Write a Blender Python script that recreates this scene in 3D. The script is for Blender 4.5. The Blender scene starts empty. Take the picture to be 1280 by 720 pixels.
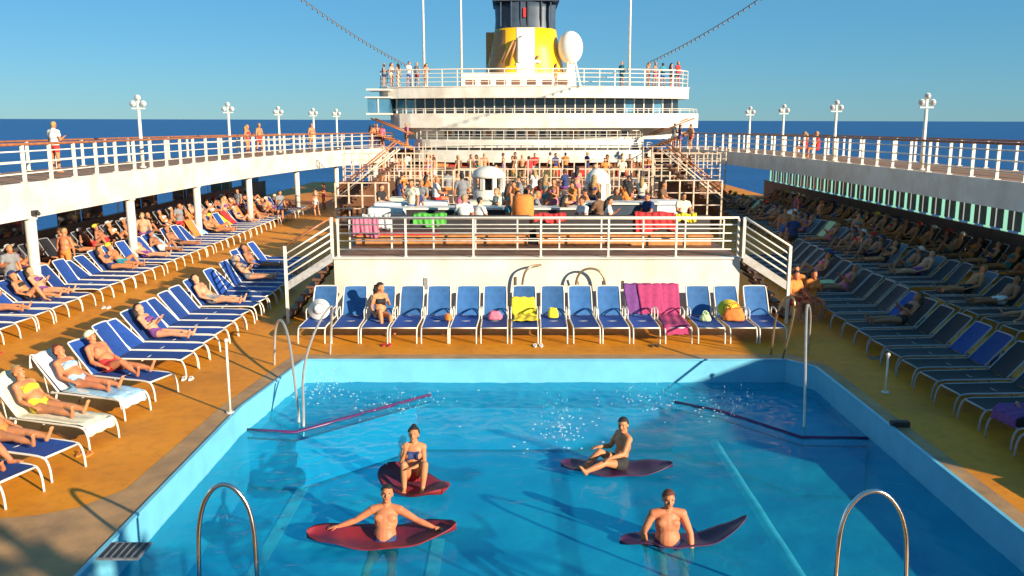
import bpy, bmesh, math, random
import numpy as np
from mathutils import Vector, Matrix
R = math.radians
rnd = random.Random(7)
scn = bpy.context.scene
COL = scn.collection
V = Vector

# ------------------------------------------------------------------ materials
MATS = {}
def mat(name, col, rough=0.6, metal=0.0, var=0.0, vscale=6.0, bump=0.0, bscale=40.0, col2=None, spec=0.5, emit=None, rand=0.0):
    if name in MATS: return MATS[name]
    m = bpy.data.materials.new(name); m.use_nodes = True
    nt = m.node_tree; n = nt.nodes; l = nt.links
    b = n['Principled BSDF']
    b.inputs['Base Color'].default_value = (*col, 1)
    b.inputs['Roughness'].default_value = rough
    b.inputs['Metallic'].default_value = metal
    b.inputs['Specular IOR Level'].default_value = spec
    if emit: 
        b.inputs['Emission Color'].default_value = (*col, 1); b.inputs['Emission Strength'].default_value = emit
    tc = n.new('ShaderNodeTexCoord')
    src = None
    if var > 0:
        nz = n.new('ShaderNodeTexNoise'); nz.inputs['Scale'].default_value = vscale
        nz.inputs['Detail'].default_value = 6; nz.inputs['Roughness'].default_value = .6
        l.new(tc.outputs['Object'], nz.inputs['Vector'])
        cr = n.new('ShaderNodeValToRGB')
        c2 = col2 if col2 else tuple(c * (1 - var) for c in col)
        cr.color_ramp.elements[0].position = .32; cr.color_ramp.elements[0].color = (*c2, 1)
        cr.color_ramp.elements[1].position = .62; cr.color_ramp.elements[1].color = (*col, 1)
        l.new(nz.outputs['Fac'], cr.inputs['Fac']); src = cr.outputs['Color']
    if rand > 0:
        oi = n.new('ShaderNodeObjectInfo'); hs = n.new('ShaderNodeHueSaturation')
        mr = n.new('ShaderNodeMapRange'); mr.inputs['To Min'].default_value = 1 - rand; mr.inputs['To Max'].default_value = 1 + rand * .6
        l.new(oi.outputs['Random'], mr.inputs['Value']); l.new(mr.outputs['Result'], hs.inputs['Value'])
        if src: l.new(src, hs.inputs['Color'])
        else: hs.inputs['Color'].default_value = (*col, 1)
        src = hs.outputs['Color']
    if src: l.new(src, b.inputs['Base Color'])
    if bump > 0:
        nb = n.new('ShaderNodeTexNoise'); nb.inputs['Scale'].default_value = bscale; nb.inputs['Detail'].default_value = 4
        l.new(tc.outputs['Object'], nb.inputs['Vector'])
        bp = n.new('ShaderNodeBump'); bp.inputs['Strength'].default_value = bump; bp.inputs['Distance'].default_value = .02
        l.new(nb.outputs['Fac'], bp.inputs['Height']); l.new(bp.outputs['Normal'], b.inputs['Normal'])
    MATS[name] = m
    return m

M_white = mat('white_paint', (.72, .68, .60), .45, var=.10, vscale=1.3, bump=.15, bscale=3)
M_fascia = mat('fascia_paint', (.70, .67, .60), .45, var=.22, vscale=.9, col2=(.55, .49, .40), bump=.3, bscale=1.5)
M_rail = mat('rail_white', (.74, .70, .62), .4, var=.15, vscale=5, col2=(.62, .54, .44))
M_wood = mat('varnished_wood', (.36, .13, .05), .4, var=.4, vscale=8)
M_wood2 = mat('orange_wood', (.62, .24, .07), .5, var=.4, vscale=5)
M_steel = mat('stainless', (.72, .70, .66), .18, 1.0, var=.1)
M_lframe = mat('lounger_frame', (.66, .62, .54), .35, rand=.08)
M_dframe = mat('lounger_frame_shaded', (.30, .31, .34), .4, rand=.2)  # darker copy of the frame colour, with the deck shade painted in
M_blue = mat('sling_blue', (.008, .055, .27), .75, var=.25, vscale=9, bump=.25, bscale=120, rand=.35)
M_blue2 = mat('sling_blue_sunlit', (.030, .13, .34), .75, var=.3, vscale=7, bump=.25, bscale=120, rand=.25)  # lighter copy of the blue sling, sunlight put into its colour
M_blue_shade = mat('sling_blue_shaded', (.016, .017, .026), .7, var=.3, vscale=9, bump=.25, bscale=120, rand=.5)  # near-black copy of the blue sling, shade put into its colour
M_grey = mat('sling_grey', (.10, .16, .22), .7, var=.3, vscale=9, rand=.4)
M_dark = mat('dark_interior', (.035, .03, .03), .6, var=.4, vscale=2)
M_brown = mat('brown_panel', (.20, .085, .04), .6, var=.5, vscale=1.2)
M_glassd = mat('window_glass', (.03, .035, .045), .08, var=.5, vscale=.8, spec=.8)
M_glassb = mat('wing_glass', (.08, .24, .38), .1, var=.4, vscale=.8, spec=.8)
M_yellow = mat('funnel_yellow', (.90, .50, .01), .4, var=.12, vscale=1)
M_fgrey = mat('funnel_grey', (.05, .075, .11), .5, var=.35, vscale=1.2)
M_radome = mat('radome', (.80, .77, .70), .5, var=.08, vscale=1)
M_cap = mat('maroon_edge', (.10, .01, .09), .4)
M_plate = mat('grille_grey', (.30, .30, .30), .6, var=.4, vscale=10)
M_lamp = mat('lamp_glass', (.35, .36, .38), .15)
M_bulb = mat('bulb_dark', (.12, .12, .12), .3)
M_black = mat('black_rubber', (.02, .02, .02), .6)
M_eye = mat('eye_dark', (.015, .01, .01), .3)
M_lip = mat('lips', (.30, .07, .05), .5)
CLOTH = {n: mat('cloth_' + n.replace(' ', '_'), c, .85, var=.25, vscale=12, bump=.4, bscale=60) for n, c in {
    'red': (.55, .03, .03), 'orange': (.75, .22, .04), 'navy': (.02, .04, .14), 'black': (.02, .02, .02),
    'white': (.78, .75, .70), 'yellow': (.80, .62, .03), 'green': (.08, .40, .05), 'teal': (.03, .25, .30),
    'pink': (.60, .16, .24), 'magenta': (.42, .04, .14), 'purple': (.18, .05, .22), 'grey': (.22, .22, .23),
    'blue': (.05, .16, .50), 'pale blue': (.35, .58, .75), 'olive': (.14, .15, .06), 'cream': (.75, .68, .50),
    'pale green': (.55, .68, .35), 'brown': (.16, .08, .04)}.items()}
SKIN = [mat('skin_%s' % n, c, .55, var=.12, vscale=5, col2=c2, spec=.35) for n, c, c2 in (
    ('tan', (.50, .21, .09), (.42, .16, .07)), ('fair', (.58, .29, .16), (.50, .22, .12)),
    ('deep', (.36, .15, .075), (.30, .12, .06)), ('ruddy', (.55, .20, .09), (.47, .15, .07)))]
HAIR = {n: mat('hair_' + n, c, .6, var=.4, vscale=40, bump=.6, bscale=120) for n, c in {
    'dark': (.018, .012, .01), 'brown': (.07, .03, .015), 'blond': (.42, .27, .11), 'grey': (.32, .30, .28), 'auburn': (.13, .03, .012)}.items()}

# ------------------------------------------------------------------ mesh builder
class MB:
    def __init__(s): s.v = []; s.f = []; s.mi = []; s.sm = []; s.k = 0; s.smooth = False
    def mat(s, k): s.k = k; return s
    def add(s, vs, fs, smooth=None):
        o = len(s.v); s.v += [tuple(p) for p in vs]
        for f in fs: s.f.append(tuple(i + o for i in f)); s.mi.append(s.k); s.sm.append(s.smooth if smooth is None else smooth)
    def box(s, c, d, rz=0, rot=None):
        hx, hy, hz = d[0] / 2, d[1] / 2, d[2] / 2
        m = Matrix.Rotation(rz, 3, 'Z') if rot is None else rot
        vs = [V(c) + m @ V((x, y, z)) for x in (-hx, hx) for y in (-hy, hy) for z in (-hz, hz)]
        s.add(vs, [(0, 1, 3, 2), (4, 6, 7, 5), (0, 4, 5, 1), (2, 3, 7, 6), (0, 2, 6, 4), (1, 5, 7, 3)], False); return s
    def tube(s, pts, r, n=8, rs=None, cap=True, flat=None):
        pts = [V(p) for p in pts]; rings = []
        up = None
        for i, p in enumerate(pts):
            a = pts[max(i - 1, 0)]; b = pts[min(i + 1, len(pts) - 1)]
            t = (b - a).normalized()
            if up is None:
                up = V((0, 0, 1)) if abs(t.z) < .9 else V((1, 0, 0))
            u = (up - t * up.dot(t)).normalized(); up = u
            w = t.cross(u)
            rr = rs[i] if rs else r
            fx = flat if flat else 1
            rings.append([p + u * math.cos(2 * math.pi * j / n) * rr + w * math.sin(2 * math.pi * j / n) * rr * fx for j in range(n)])
        vs = [q for rg in rings for q in rg]; fs = []
        for i in range(len(pts) - 1):
            for j in range(n):
                a = i * n + j; b = i * n + (j + 1) % n
                fs.append((a, b, b + n, a + n))
        s.add(vs, fs, True)
        if cap:
            s.add(rings[0], [tuple(range(n - 1, -1, -1))], False); s.add(rings[-1], [tuple(range(n))], False)
        return s
    def ell(s, c, r, axes=None, n=12, m=8):
        if not hasattr(r, '__len__'): r = (r, r, r)
        A = axes if axes is not None else Matrix.Identity(3)
        vs = []; fs = []
        for i in range(m + 1):
            th = math.pi * i / m
            for j in range(n):
                ph = 2 * math.pi * j / n
                vs.append(V(c) + A @ V((r[0] * math.sin(th) * math.cos(ph), r[1] * math.sin(th) * math.sin(ph), r[2] * math.cos(th))))
        for i in range(m):
            for j in range(n):
                a = i * n + j; b = i * n + (j + 1) % n
                if i == 0: fs.append((a, a + n, b + n))
                elif i == m - 1: fs.append((a, a + n, b))
                else: fs.append((a, a + n, b + n, b))
        s.add(vs, fs, True); return s
    def prism(s, poly, z0, z1, smooth=False):
        n = len(poly); vs = [(p[0], p[1], z0) for p in poly] + [(p[0], p[1], z1) for p in poly]
        fs = [tuple(range(n - 1, -1, -1)), tuple(range(n, 2 * n))]
        s.add(vs, fs, False)
        s.add(vs, [(i, (i + 1) % n, n + (i + 1) % n, n + i) for i in range(n)], smooth)
        return s
    def cyl(s, c, r, z0, z1, n=16, r2=None):
        r2 = r if r2 is None else r2
        s.tube([(c[0], c[1], z0), (c[0], c[1], z1)], r, n, rs=[r, r2]); return s
    def grid(s, fn, nu, nv, smooth=True):
        vs = [fn(i / nu, j / nv) for j in range(nv + 1) for i in range(nu + 1)]
        fs = [(j * (nu + 1) + i, j * (nu + 1) + i + 1, (j + 1) * (nu + 1) + i + 1, (j + 1) * (nu + 1) + i) for j in range(nv) for i in range(nu)]
        s.add(vs, fs, smooth); return s
    def mesh(s, name, mats):
        me = bpy.data.meshes.new(name)
        me.from_pydata(s.v, [], s.f)
        if not isinstance(mats, (list, tuple)): mats = [mats]
        for m in mats: me.materials.append(m)
        me.polygons.foreach_set('material_index', s.mi); me.polygons.foreach_set('use_smooth', s.sm)
        bm = bmesh.new(); bm.from_mesh(me)
        bmesh.ops.remove_doubles(bm, verts=bm.verts, dist=1e-5)
        bmesh.ops.recalc_face_normals(bm, faces=bm.faces); bm.to_mesh(me); bm.free()
        me.update(); return me
    def build(s, name, mats, parent=None, loc=(0, 0, 0), rz=0):
        return link(name, s.mesh(name, mats), parent, loc, rz)

def link(name, data, parent=None, loc=(0, 0, 0), rz=0):
    o = bpy.data.objects.new(name, data); COL.objects.link(o)
    if parent: o.parent = parent
    o.location = loc; o.rotation_euler = (0, 0, rz); return o
def tag(o, label=None, cat=None, group=None, kind=None):
    if label: o['label'] = label
    if cat: o['category'] = cat
    if group: o['group'] = group
    if kind: o['kind'] = kind
    return o
def thing(name, label, cat, loc=(0, 0, 0), rz=0, group=None, kind=None):
    o = link(name, None, None, loc, rz); o.empty_display_size = .2
    return tag(o, label, cat, group, kind)
def setmat(o, *ms):
    for i, m in enumerate(ms):
        if m is None: continue
        o.material_slots[i].link = 'OBJECT'; o.material_slots[i].material = m
    return o
ONES = ['', 'first', 'second', 'third', 'fourth', 'fifth', 'sixth', 'seventh', 'eighth', 'ninth', 'tenth', 'eleventh', 'twelfth', 'thirteenth', 'fourteenth', 'fifteenth', 'sixteenth', 'seventeenth', 'eighteenth', 'nineteenth']
TENS = {2: ('twenty', 'twentieth'), 3: ('thirty', 'thirtieth'), 4: ('forty', 'fortieth'), 5: ('fifty', 'fiftieth'), 6: ('sixty', 'sixtieth'), 7: ('seventy', 'seventieth')}
def ordw(k):
    if k < 20: return ONES[k]
    t, u = divmod(k, 10)
    return TENS[t][1] if u == 0 else TENS[t][0] + '-' + ONES[u]

# ------------------------------------------------------------------ camera, world, sun
cam = bpy.data.cameras.new('camera'); co = bpy.data.objects.new('camera', cam); COL.objects.link(co)
co.location = (0, 0, 5.0); co.rotation_euler = (R(90 - 10.45), 0, 0)
cam.sensor_width = 36; cam.lens = 36 * 1100 / 1280; cam.clip_end = 60000; cam.clip_start = .1
scn.camera = co
SUNV = V((2.52, -2.2, 1.0)).normalized()
el = math.asin(SUNV.z); az = math.atan2(SUNV.x, SUNV.y)
w = bpy.data.worlds.new('World'); scn.world = w; w.use_nodes = True
nt = w.node_tree; bg = nt.nodes['Background']
sky = nt.nodes.new('ShaderNodeTexSky'); sky.sky_type = 'NISHITA'; sky.sun_disc = False
sky.sun_elevation = el; sky.sun_rotation = az; sky.air_density = 1.0; sky.dust_density = 0; sky.ozone_density = 4.0
hs = nt.nodes.new('ShaderNodeHueSaturation'); hs.inputs['Saturation'].default_value = 1.15
nt.links.new(sky.outputs['Color'], hs.inputs['Color']); gm = nt.nodes.new('ShaderNodeMix'); gm.data_type = 'RGBA'; gm.blend_type = 'MULTIPLY'; gm.inputs[0].default_value = 1; gm.inputs[7].default_value = (.70, .96, 1.24, 1)
nt.links.new(hs.outputs['Color'], gm.inputs[6])
gx = nt.nodes.new('ShaderNodeMix'); gx.data_type = 'RGBA'; gx.inputs[0].default_value = .45; gx.inputs[7].default_value = (1.45, 5.1, 7.4, 1)
nt.links.new(gm.outputs[2], gx.inputs[6]); nt.links.new(gx.outputs[2], bg.inputs['Color'])
bg.inputs['Strength'].default_value = .047
sl = bpy.data.lights.new('sun', 'SUN'); sl.energy = 5.0; sl.angle = R(.6); sl.color = (1, .86, .66)
so = bpy.data.objects.new('sun', sl); COL.objects.link(so)
so.rotation_euler = SUNV.to_track_quat('Z', 'Y').to_euler()
scn.view_settings.view_transform = 'Standard'; scn.view_settings.look = 'None'
scn.view_settings.exposure = 1.0; scn.view_settings.gamma = 1.0

# ------------------------------------------------------------------ people
def _n(v): return V(v).normalized()
BODY = {}
def build_body(key, pose, vox=.02, female=False, heavy=1.0, hair='short', clothes=(), fingers=True, hat=None):
    """one continuous remeshed body; returns dict of meshes sharing the pose's frame (facing +x, origin on the ground)"""
    sc = pose.get('scale', .97 if not female else .92)
    P = V(pose['pel']); s1 = _n(pose['sp1']); s2 = _n(pose['sp2'])
    yaw = pose.get('yaw', 0.0)                      # turn of the shoulders about the spine
    side = V((0, 1, 0)); L = 1.0 * sc
    mid = P + s1 * .25 * L; nb = mid + s2 * .27 * L
    q = Matrix.Rotation(yaw, 3, s2); sside = q @ side
    sf = sside.cross(s2).normalized()               # chest forward
    hu = _n(pose.get('hup', s2)); hf = _n(pose.get('hface', sf)); hf = (hf - hu * hf.dot(hu)).normalized(); hs_ = hu.cross(hf)
    nk = nb + (s2 * .5 + hu * .5) * .075 * L; hc = nk + hu * .115 * L + hf * .02
    shw = (.185 if not female else .165) * L * (1 + (heavy - 1) * .4); hpw = .09 * L
    b = MB(); bones = []
    def cap(a, c, r1, r2, name=None):
        b.tube([a, a.lerp(c, .5), c], 0, 12, rs=[r1, (r1 + r2) / 2 * 1.02, r2]); b.ell(a, r1, n=12, m=8); b.ell(c, r2, n=12, m=8)
        if name: bones.append((name, a.copy(), c.copy(), (r1 + r2) / 2))
    def limb(a, c, rs, name):
        m = len(rs) - 1; b.tube([a.lerp(c, i / m) for i in range(m + 1)], 0, 14, rs=rs); b.ell(a, rs[0], n=12, m=8); b.ell(c, rs[-1], n=12, m=8)
        bones.append((name, a.copy(), c.copy(), sum(rs) / len(rs)))
    pf = side.cross(s1).normalized()
    A1 = Matrix((pf, side, s1)).transposed(); A2 = Matrix((sf, sside, s2)).transposed(); AH = Matrix((hf, hs_, hu)).transposed()
    h = heavy
    b.ell(P + s1 * .02, (.115 * h, .165 * (1 + (h - 1) * .5), .13), A1, 16, 10)
    b.ell(P + s1 * .15 * L + pf * .012 * h, (.105 * h * h, .140 * h, .16), A1, 16, 10)
    b.ell(mid + s2 * .08 * L, (.112 * h, .155 * h ** .5, .17), A2, 16, 10)
    b.ell(mid + s2 * .17 * L, (.105, .160, .12), A2, 16, 10)
    for e in (-1, 1):
        if female: b.ell(mid + s2 * .10 * L + sf * .085 + sside * .075 * e, (.06, .062, .06), A2)
        else: b.ell(mid + s2 * .13 * L + sf * .065 * h + sside * .075 * e, (.05, .085, .06), A2)
    bones.append(('spine1', P.copy(), mid.copy(), .11)); bones.append(('spine2', mid.copy(), nb.copy(), .11))
    cap(nb - s2 * .03, nk + hu * .02, .062, .056, 'neck')
    b.ell(hc + hu * .025, (.098, .077, .098), AH, 16, 12); b.ell(hc - hu * .045 + hf * .025, (.070, .060, .075), AH, 14, 10)
    b.ell(hc - hu * .10 + hf * .058, (.028, .030, .022), AH)
    b.tube([hc + hf * .092 + hu * .02, hc + hf * .112 - hu * .025], 0, 8, rs=[.010, .017]); b.ell(hc + hf * .108 - hu * .027, (.016, .019, .013), AH)
    b.ell(hc + hf * .086 + hu * .04, (.016, .058, .013), AH)
    for e in (-1, 1):
        b.ell(hc + hs_ * .078 * e - hu * .01 - hf * .008, (.020, .010, .032), AH)
        b.ell(hc + hs_ * .042 * e - hu * .025 + hf * .068, (.022, .024, .022), AH)
    bones.append(('head', (hc - hu * .06), (hc + hu * .03), .09))
    for nm, e in (('L', 1), ('R', -1)):
        sh = nb + sside * shw * e - s2 * .035 * L
        ua, fa, hd = [_n(x) for x in pose['arm' + nm]]
        pn = _n(pose.get('palm' + nm, (0, 0, -1)))
        el_ = sh + ua * .285 * L; wr = el_ + fa * .25 * L
        cap(nb + sside * .05 * e, sh, .058, .060 * h ** .5, 'shoulder')
        g = h ** .5 * (.86 if female else 1)
        limb(sh, el_, [.054 * g, .052 * g, .047 * g, .040 * g], 'upperarm'); limb(el_, wr, [.040 * g, .042 * g, .035 * g, .027], 'forearm')
        pn = (pn - hd * pn.dot(hd))
        pn = pn.normalized() if pn.length > .05 else hd.orthogonal().normalized()
        wv = hd.cross(pn).normalized()
        AP = Matrix((hd, wv, pn)).transposed()
        b.ell(wr + hd * .05, (.055, .040, .017), AP)
        cap(wr, wr + hd * .04, .024, .022, 'hand')
        bones.append(('hand', wr.copy(), wr + hd * .17, .02))
        if fingers:
            fr = max(.0085, vox * .62)
            for i, (off, ln) in enumerate(((-.030, .066), (-.010, .076), (.010, .072), (.030, .056))):
                p0 = wr + hd * .085 + wv * off * 1.0; d1 = (hd + wv * off * 2.5 + pn * .10).normalized(); p1 = p0 + d1 * ln * .5
                d2 = (d1 + pn * .45).normalized(); p2 = p1 + d2 * ln * .55
                cap(p0 - hd * .02, p1, fr * 1.05, fr); cap(p1, p2, fr, fr * .85)
            tw = -1 if e > 0 else 1
            tw *= pose.get('thumbflip', 1)
            p0 = wr + hd * .03 + wv * .028 * tw; p1 = p0 + (hd * .6 + wv * .75 * tw + pn * .25).normalized() * .042; p2 = p1 + (hd * .9 + wv * .3 * tw + pn * .3).normalized() * .032
            cap(p0, p1, fr * 1.3, fr * 1.1); cap(p1, p2, fr * 1.1, fr * .9)
        hp = P + side * hpw * e - s1 * .02
        th, sn, ft = [_n(x) for x in pose['leg' + nm]]
        kn = hp + th * .43 * L; an = kn + sn * .42 * L
        g = h ** .5
        limb(hp, kn, [.088 * g, .086 * g, .075 * g, .063 * g, .055], 'thigh'); limb(kn, an, [.054, .056 * g, .054 * g, .043, .036], 'shin')
        cap(an - ft * .04, an + ft * .13 * L - V((0, 0, 0)), .036, .026, 'foot'); b.ell(an + ft * .15 * L, (.045, .045, .022), Matrix((ft, ft.cross(sn).normalized() if ft.cross(sn).length > .1 else ft.orthogonal(), sn)).transposed())
    bones.append(('pelvis', P - side * hpw, P + side * hpw, .12))
    me0 = b.mesh('tmp', SKIN[0]); ob = bpy.data.objects.new('tmp', me0); COL.objects.link(ob)
    mo = ob.modifiers.new('r', 'REMESH'); mo.mode = 'VOXEL'; mo.voxel_size = vox; mo.use_smooth_shade = True
    sm = ob.modifiers.new('s', 'SMOOTH'); sm.factor = .5; sm.iterations = 3 if vox > .012 else 6
    dg = bpy.context.evaluated_depsgraph_get(); dg.update()
    me = bpy.data.meshes.new_from_object(ob.evaluated_get(dg)); me.name = 'person'
    bpy.data.objects.remove(ob); bpy.data.meshes.remove(me0)
    me.materials.clear(); me.materials.append(SKIN[0])
    nv = len(me.vertices); co_ = np.empty(nv * 3); me.vertices.foreach_get('co', co_); co_ = co_.reshape(-1, 3)
    no = np.empty(nv * 3); me.vertices.foreach_get('normal', no); no = no.reshape(-1, 3)
    best = np.full(nv, 1e9); bi = np.zeros(nv, int); bt = np.zeros(nv)
    for k, (nm, a, c, r) in enumerate(bones):
        a = np.array(a); c = np.array(c); d = c - a; t = np.clip(((co_ - a) @ d) / (d @ d), 0, 1)
        dist = np.linalg.norm(co_ - (a + t[:, None] * d), axis=1) - r
        u = dist < best; best[u] = dist[u]; bi[u] = k; bt[u] = t[u]
    names = np.array([x[0] for x in bones])[bi]
    hl = (co_ - np.array(hc)) ; lf = hl @ np.array(hf); lu = hl @ np.array(hu)
    out = {'body': me, 'parts': []}
    fv = [tuple(p.vertices) for p in me.polygons]
    def shell(nm, mask, off, mt):
        sel = [f for f in fv if sum(mask[i] for i in f) >= len(f) - 0]
        if not sel: return
        ids = sorted({i for f in sel for i in f}); mp = {j: i for i, j in enumerate(ids)}
        vs = co_[ids] + no[ids] * off
        m2 = bpy.data.meshes.new(nm); m2.from_pydata(vs.tolist(), [], [tuple(mp[i] for i in f) for f in sel])
        m2.materials.append(mt); m2.polygons.foreach_set('use_smooth', [True] * len(sel)); m2.update()
        out['parts'].append((nm, m2))
    relp = (co_ - np.array(P)) @ np.array(s1)
    relm = (co_ - np.array(mid)) @ np.array(s2)
    pel = (names == 'pelvis') | ((names == 'spine1') & (bt < .22))
    thg = names == 'thigh'
    for c in clothes:
        if c == 'shorts': shell('swim_shorts', pel | (thg & (bt < .48)), .008, CLOTH['navy'])
        if c == 'briefs': shell('swim_bottom', pel | (thg & (bt < .06)), .006, CLOTH['navy'])
        if c == 'trousers': shell('trousers', pel | thg | ((names == 'shin') & (bt < .85)), .012, CLOTH['navy'])
        if c == 'top': shell('swim_top', np.isin(names, ['spine2', 'spine1', 'shoulder']) & (relm > .035) & (relm < .165), .007, CLOTH['navy'])
        if c == 'suit': shell('swimsuit', pel | (names == 'spine1') | ((names == 'spine2') & (bt < .62)), .006, CLOTH['navy'])
        if c == 'shirt': shell('shirt', (names == 'spine1') | (names == 'spine2') | ((names == 'pelvis') & (relp > .03)) | (names == 'shoulder') | ((names == 'upperarm') & (bt < .6)), .014, CLOTH['navy'])
    hd_ = (names == 'head') | ((names == 'neck') & (bt > .6))
    ls = np.abs(hl @ np.array(hs_))
    hm = hd_ & ((lu > .060 + .15 * np.maximum(lf, 0)) | ((lf < .022) & (lu > .022)) | ((lf < -.028) & (lu > -.05)) | ((lf < -.05) & (lu > -.09))) & (lf < .088) & ~((ls > .066) & (lu < .024) & (lf > -.04))
    if hair != 'bald': shell('hair', hm, .014 if hair == 'short' else .02, HAIR['dark'])
    extra = MB()
    if hair == 'long':
        extra.tube([hc - hf * .07 + hu * .04, hc - hf * .10 - hu * .08, nb - sf * .10 - s2 * .02, mid + s2 * .10 - sf * .13], 0, 10, rs=[.075, .08, .07, .03], flat=1.25)
        out['parts'].append(('hair', extra.mesh('hair', HAIR['dark'])))
    if hair == 'bun':
        extra.ell(hc + hu * .125 - hf * .03, (.045, .045, .04), AH); out['parts'].append(('hair', extra.mesh('hair', HAIR['dark'])))
    if hat == 'cap':
        e = MB(); e.ell(hc + hu * .055 - hf * .005, (.112, .095, .085), AH, 16, 10)
        e.add([hc + hf * .09 + hs_ * .075 + hu * .06, hc + hf * .18 + hs_ * .055 + hu * .04, hc + hf * .18 - hs_ * .055 + hu * .04, hc + hf * .09 - hs_ * .075 + hu * .06,
               hc + hf * .09 + hs_ * .075 + hu * .07, hc + hf * .18 + hs_ * .055 + hu * .05, hc + hf * .18 - hs_ * .055 + hu * .05, hc + hf * .09 - hs_ * .075 + hu * .07],
              [(0, 1, 2, 3), (7, 6, 5, 4), (0, 4, 5, 1), (1, 5, 6, 2), (2, 6, 7, 3), (3, 7, 4, 0)])
        out['parts'].append(('cap', e.mesh('cap', CLOTH['white'])))
    if hat == 'straw':
        e = MB(); c0 = hc + hu * .05
        rings = [(0, .24), (.012, .24), (.02, .11), (.09, .095), (.12, .06), (.125, .001)]
        vs = []; n = 20
        for z, r in rings:
            for j in range(n): vs.append(c0 + hu * z + hf * r * math.cos(2 * math.pi * j / n) + hs_ * r * math.sin(2 * math.pi * j / n))
        e.add(vs, [(i * n + j, i * n + (j + 1) % n, (i + 1) * n + (j + 1) % n, (i + 1) * n + j) for i in range(len(rings) - 1) for j in range(n)], True)
        out['parts'].append(('sun_hat', e.mesh('sun_hat', CLOTH['cream'])))
    if vox < .0125:
        for e in (-1, 1):
            x = MB(); x.ell(hc + hs_ * .032 * e + hu * .016 + hf * .086, (.009, .015, .008), AH); out['parts'].append(('eye', x.mesh('eye', M_eye)))
        x = MB(); x.ell(hc - hu * .060 + hf * .094, (.007, .024, .006), AH); out['parts'].append(('mouth', x.mesh('mouth', M_lip)))
    BODY[key] = out; out['hc'] = hc
    return out

def person(key, label, loc, rz=0, skin=0, hair='dark', colours=(), group=None, hatc=None, scale=1.0):
    B = BODY[key]
    o = link('person', B['body'], None, loc, rz); o.scale = (scale,) * 3
    tag(o, label, 'person', group); setmat(o, SKIN[skin])
    ci = 0
    for nm, me in B['parts']:
        c = link(nm, me, o)
        if nm == 'hair': setmat(c, HAIR[hair])
        elif nm in ('cap', 'sun_hat'):
            if hatc: setmat(c, CLOTH[hatc])
        elif nm in ('eye', 'mouth'): pass
        else:
            if ci < len(colours): setmat(c, CLOTH[colours[ci]])
            ci += 1
    return o
# ------------------------------------------------------------------ sea
def make_sea():
    m = bpy.data.materials.new('sea_water'); m.use_nodes = True; nt = m.node_tree; n = nt.nodes; l = nt.links
    b = n['Principled BSDF']; b.inputs['Roughness'].default_value = .35
    b.inputs['Specular IOR Level'].default_value = .25
    tc = n.new('ShaderNodeTexCoord'); mp = n.new('ShaderNodeMapping'); mp.inputs['Scale'].default_value = (.004, .02, 1)
    nz = n.new('ShaderNodeTexNoise'); nz.inputs['Scale'].default_value = 1; nz.inputs['Detail'].default_value = 8; nz.inputs['Roughness'].default_value = .65
    l.new(tc.outputs['Object'], mp.inputs['Vector']); l.new(mp.outputs['Vector'], nz.inputs['Vector'])
    cr = n.new('ShaderNodeValToRGB'); cr.color_ramp.elements[0].position = .3; cr.color_ramp.elements[0].color = (.004, .042, .17, 1)
    cr.color_ramp.elements[1].position = .75; cr.color_ramp.elements[1].color = (.010, .085, .29, 1)
    l.new(nz.outputs['Fac'], cr.inputs['Fac']); l.new(cr.outputs['Color'], b.inputs['Base Color'])
    n2 = n.new('ShaderNodeTexNoise'); n2.inputs['Scale'].default_value = .25; n2.inputs['Detail'].default_value = 6
    l.new(tc.outputs['Object'], n2.inputs['Vector'])
    bp = n.new('ShaderNodeBump'); bp.inputs['Strength'].default_value = .6; bp.inputs['Distance'].default_value = 1.2
    l.new(n2.outputs['Fac'], bp.inputs['Height']); l.new(bp.outputs['Normal'], b.inputs['Normal'])
    s = MB(); E = 25000
    s.add([(-E, -E, 0), (E, -E, 0), (E, E, 0), (-E, E, 0)], [(0, 1, 2, 3)], False)
    o = s.build('sea', m, None, (0, 0, -20)); o.rotation_euler = (R(.40), R(.15), 0)
    tag(o, kind='structure')
make_sea()

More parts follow.
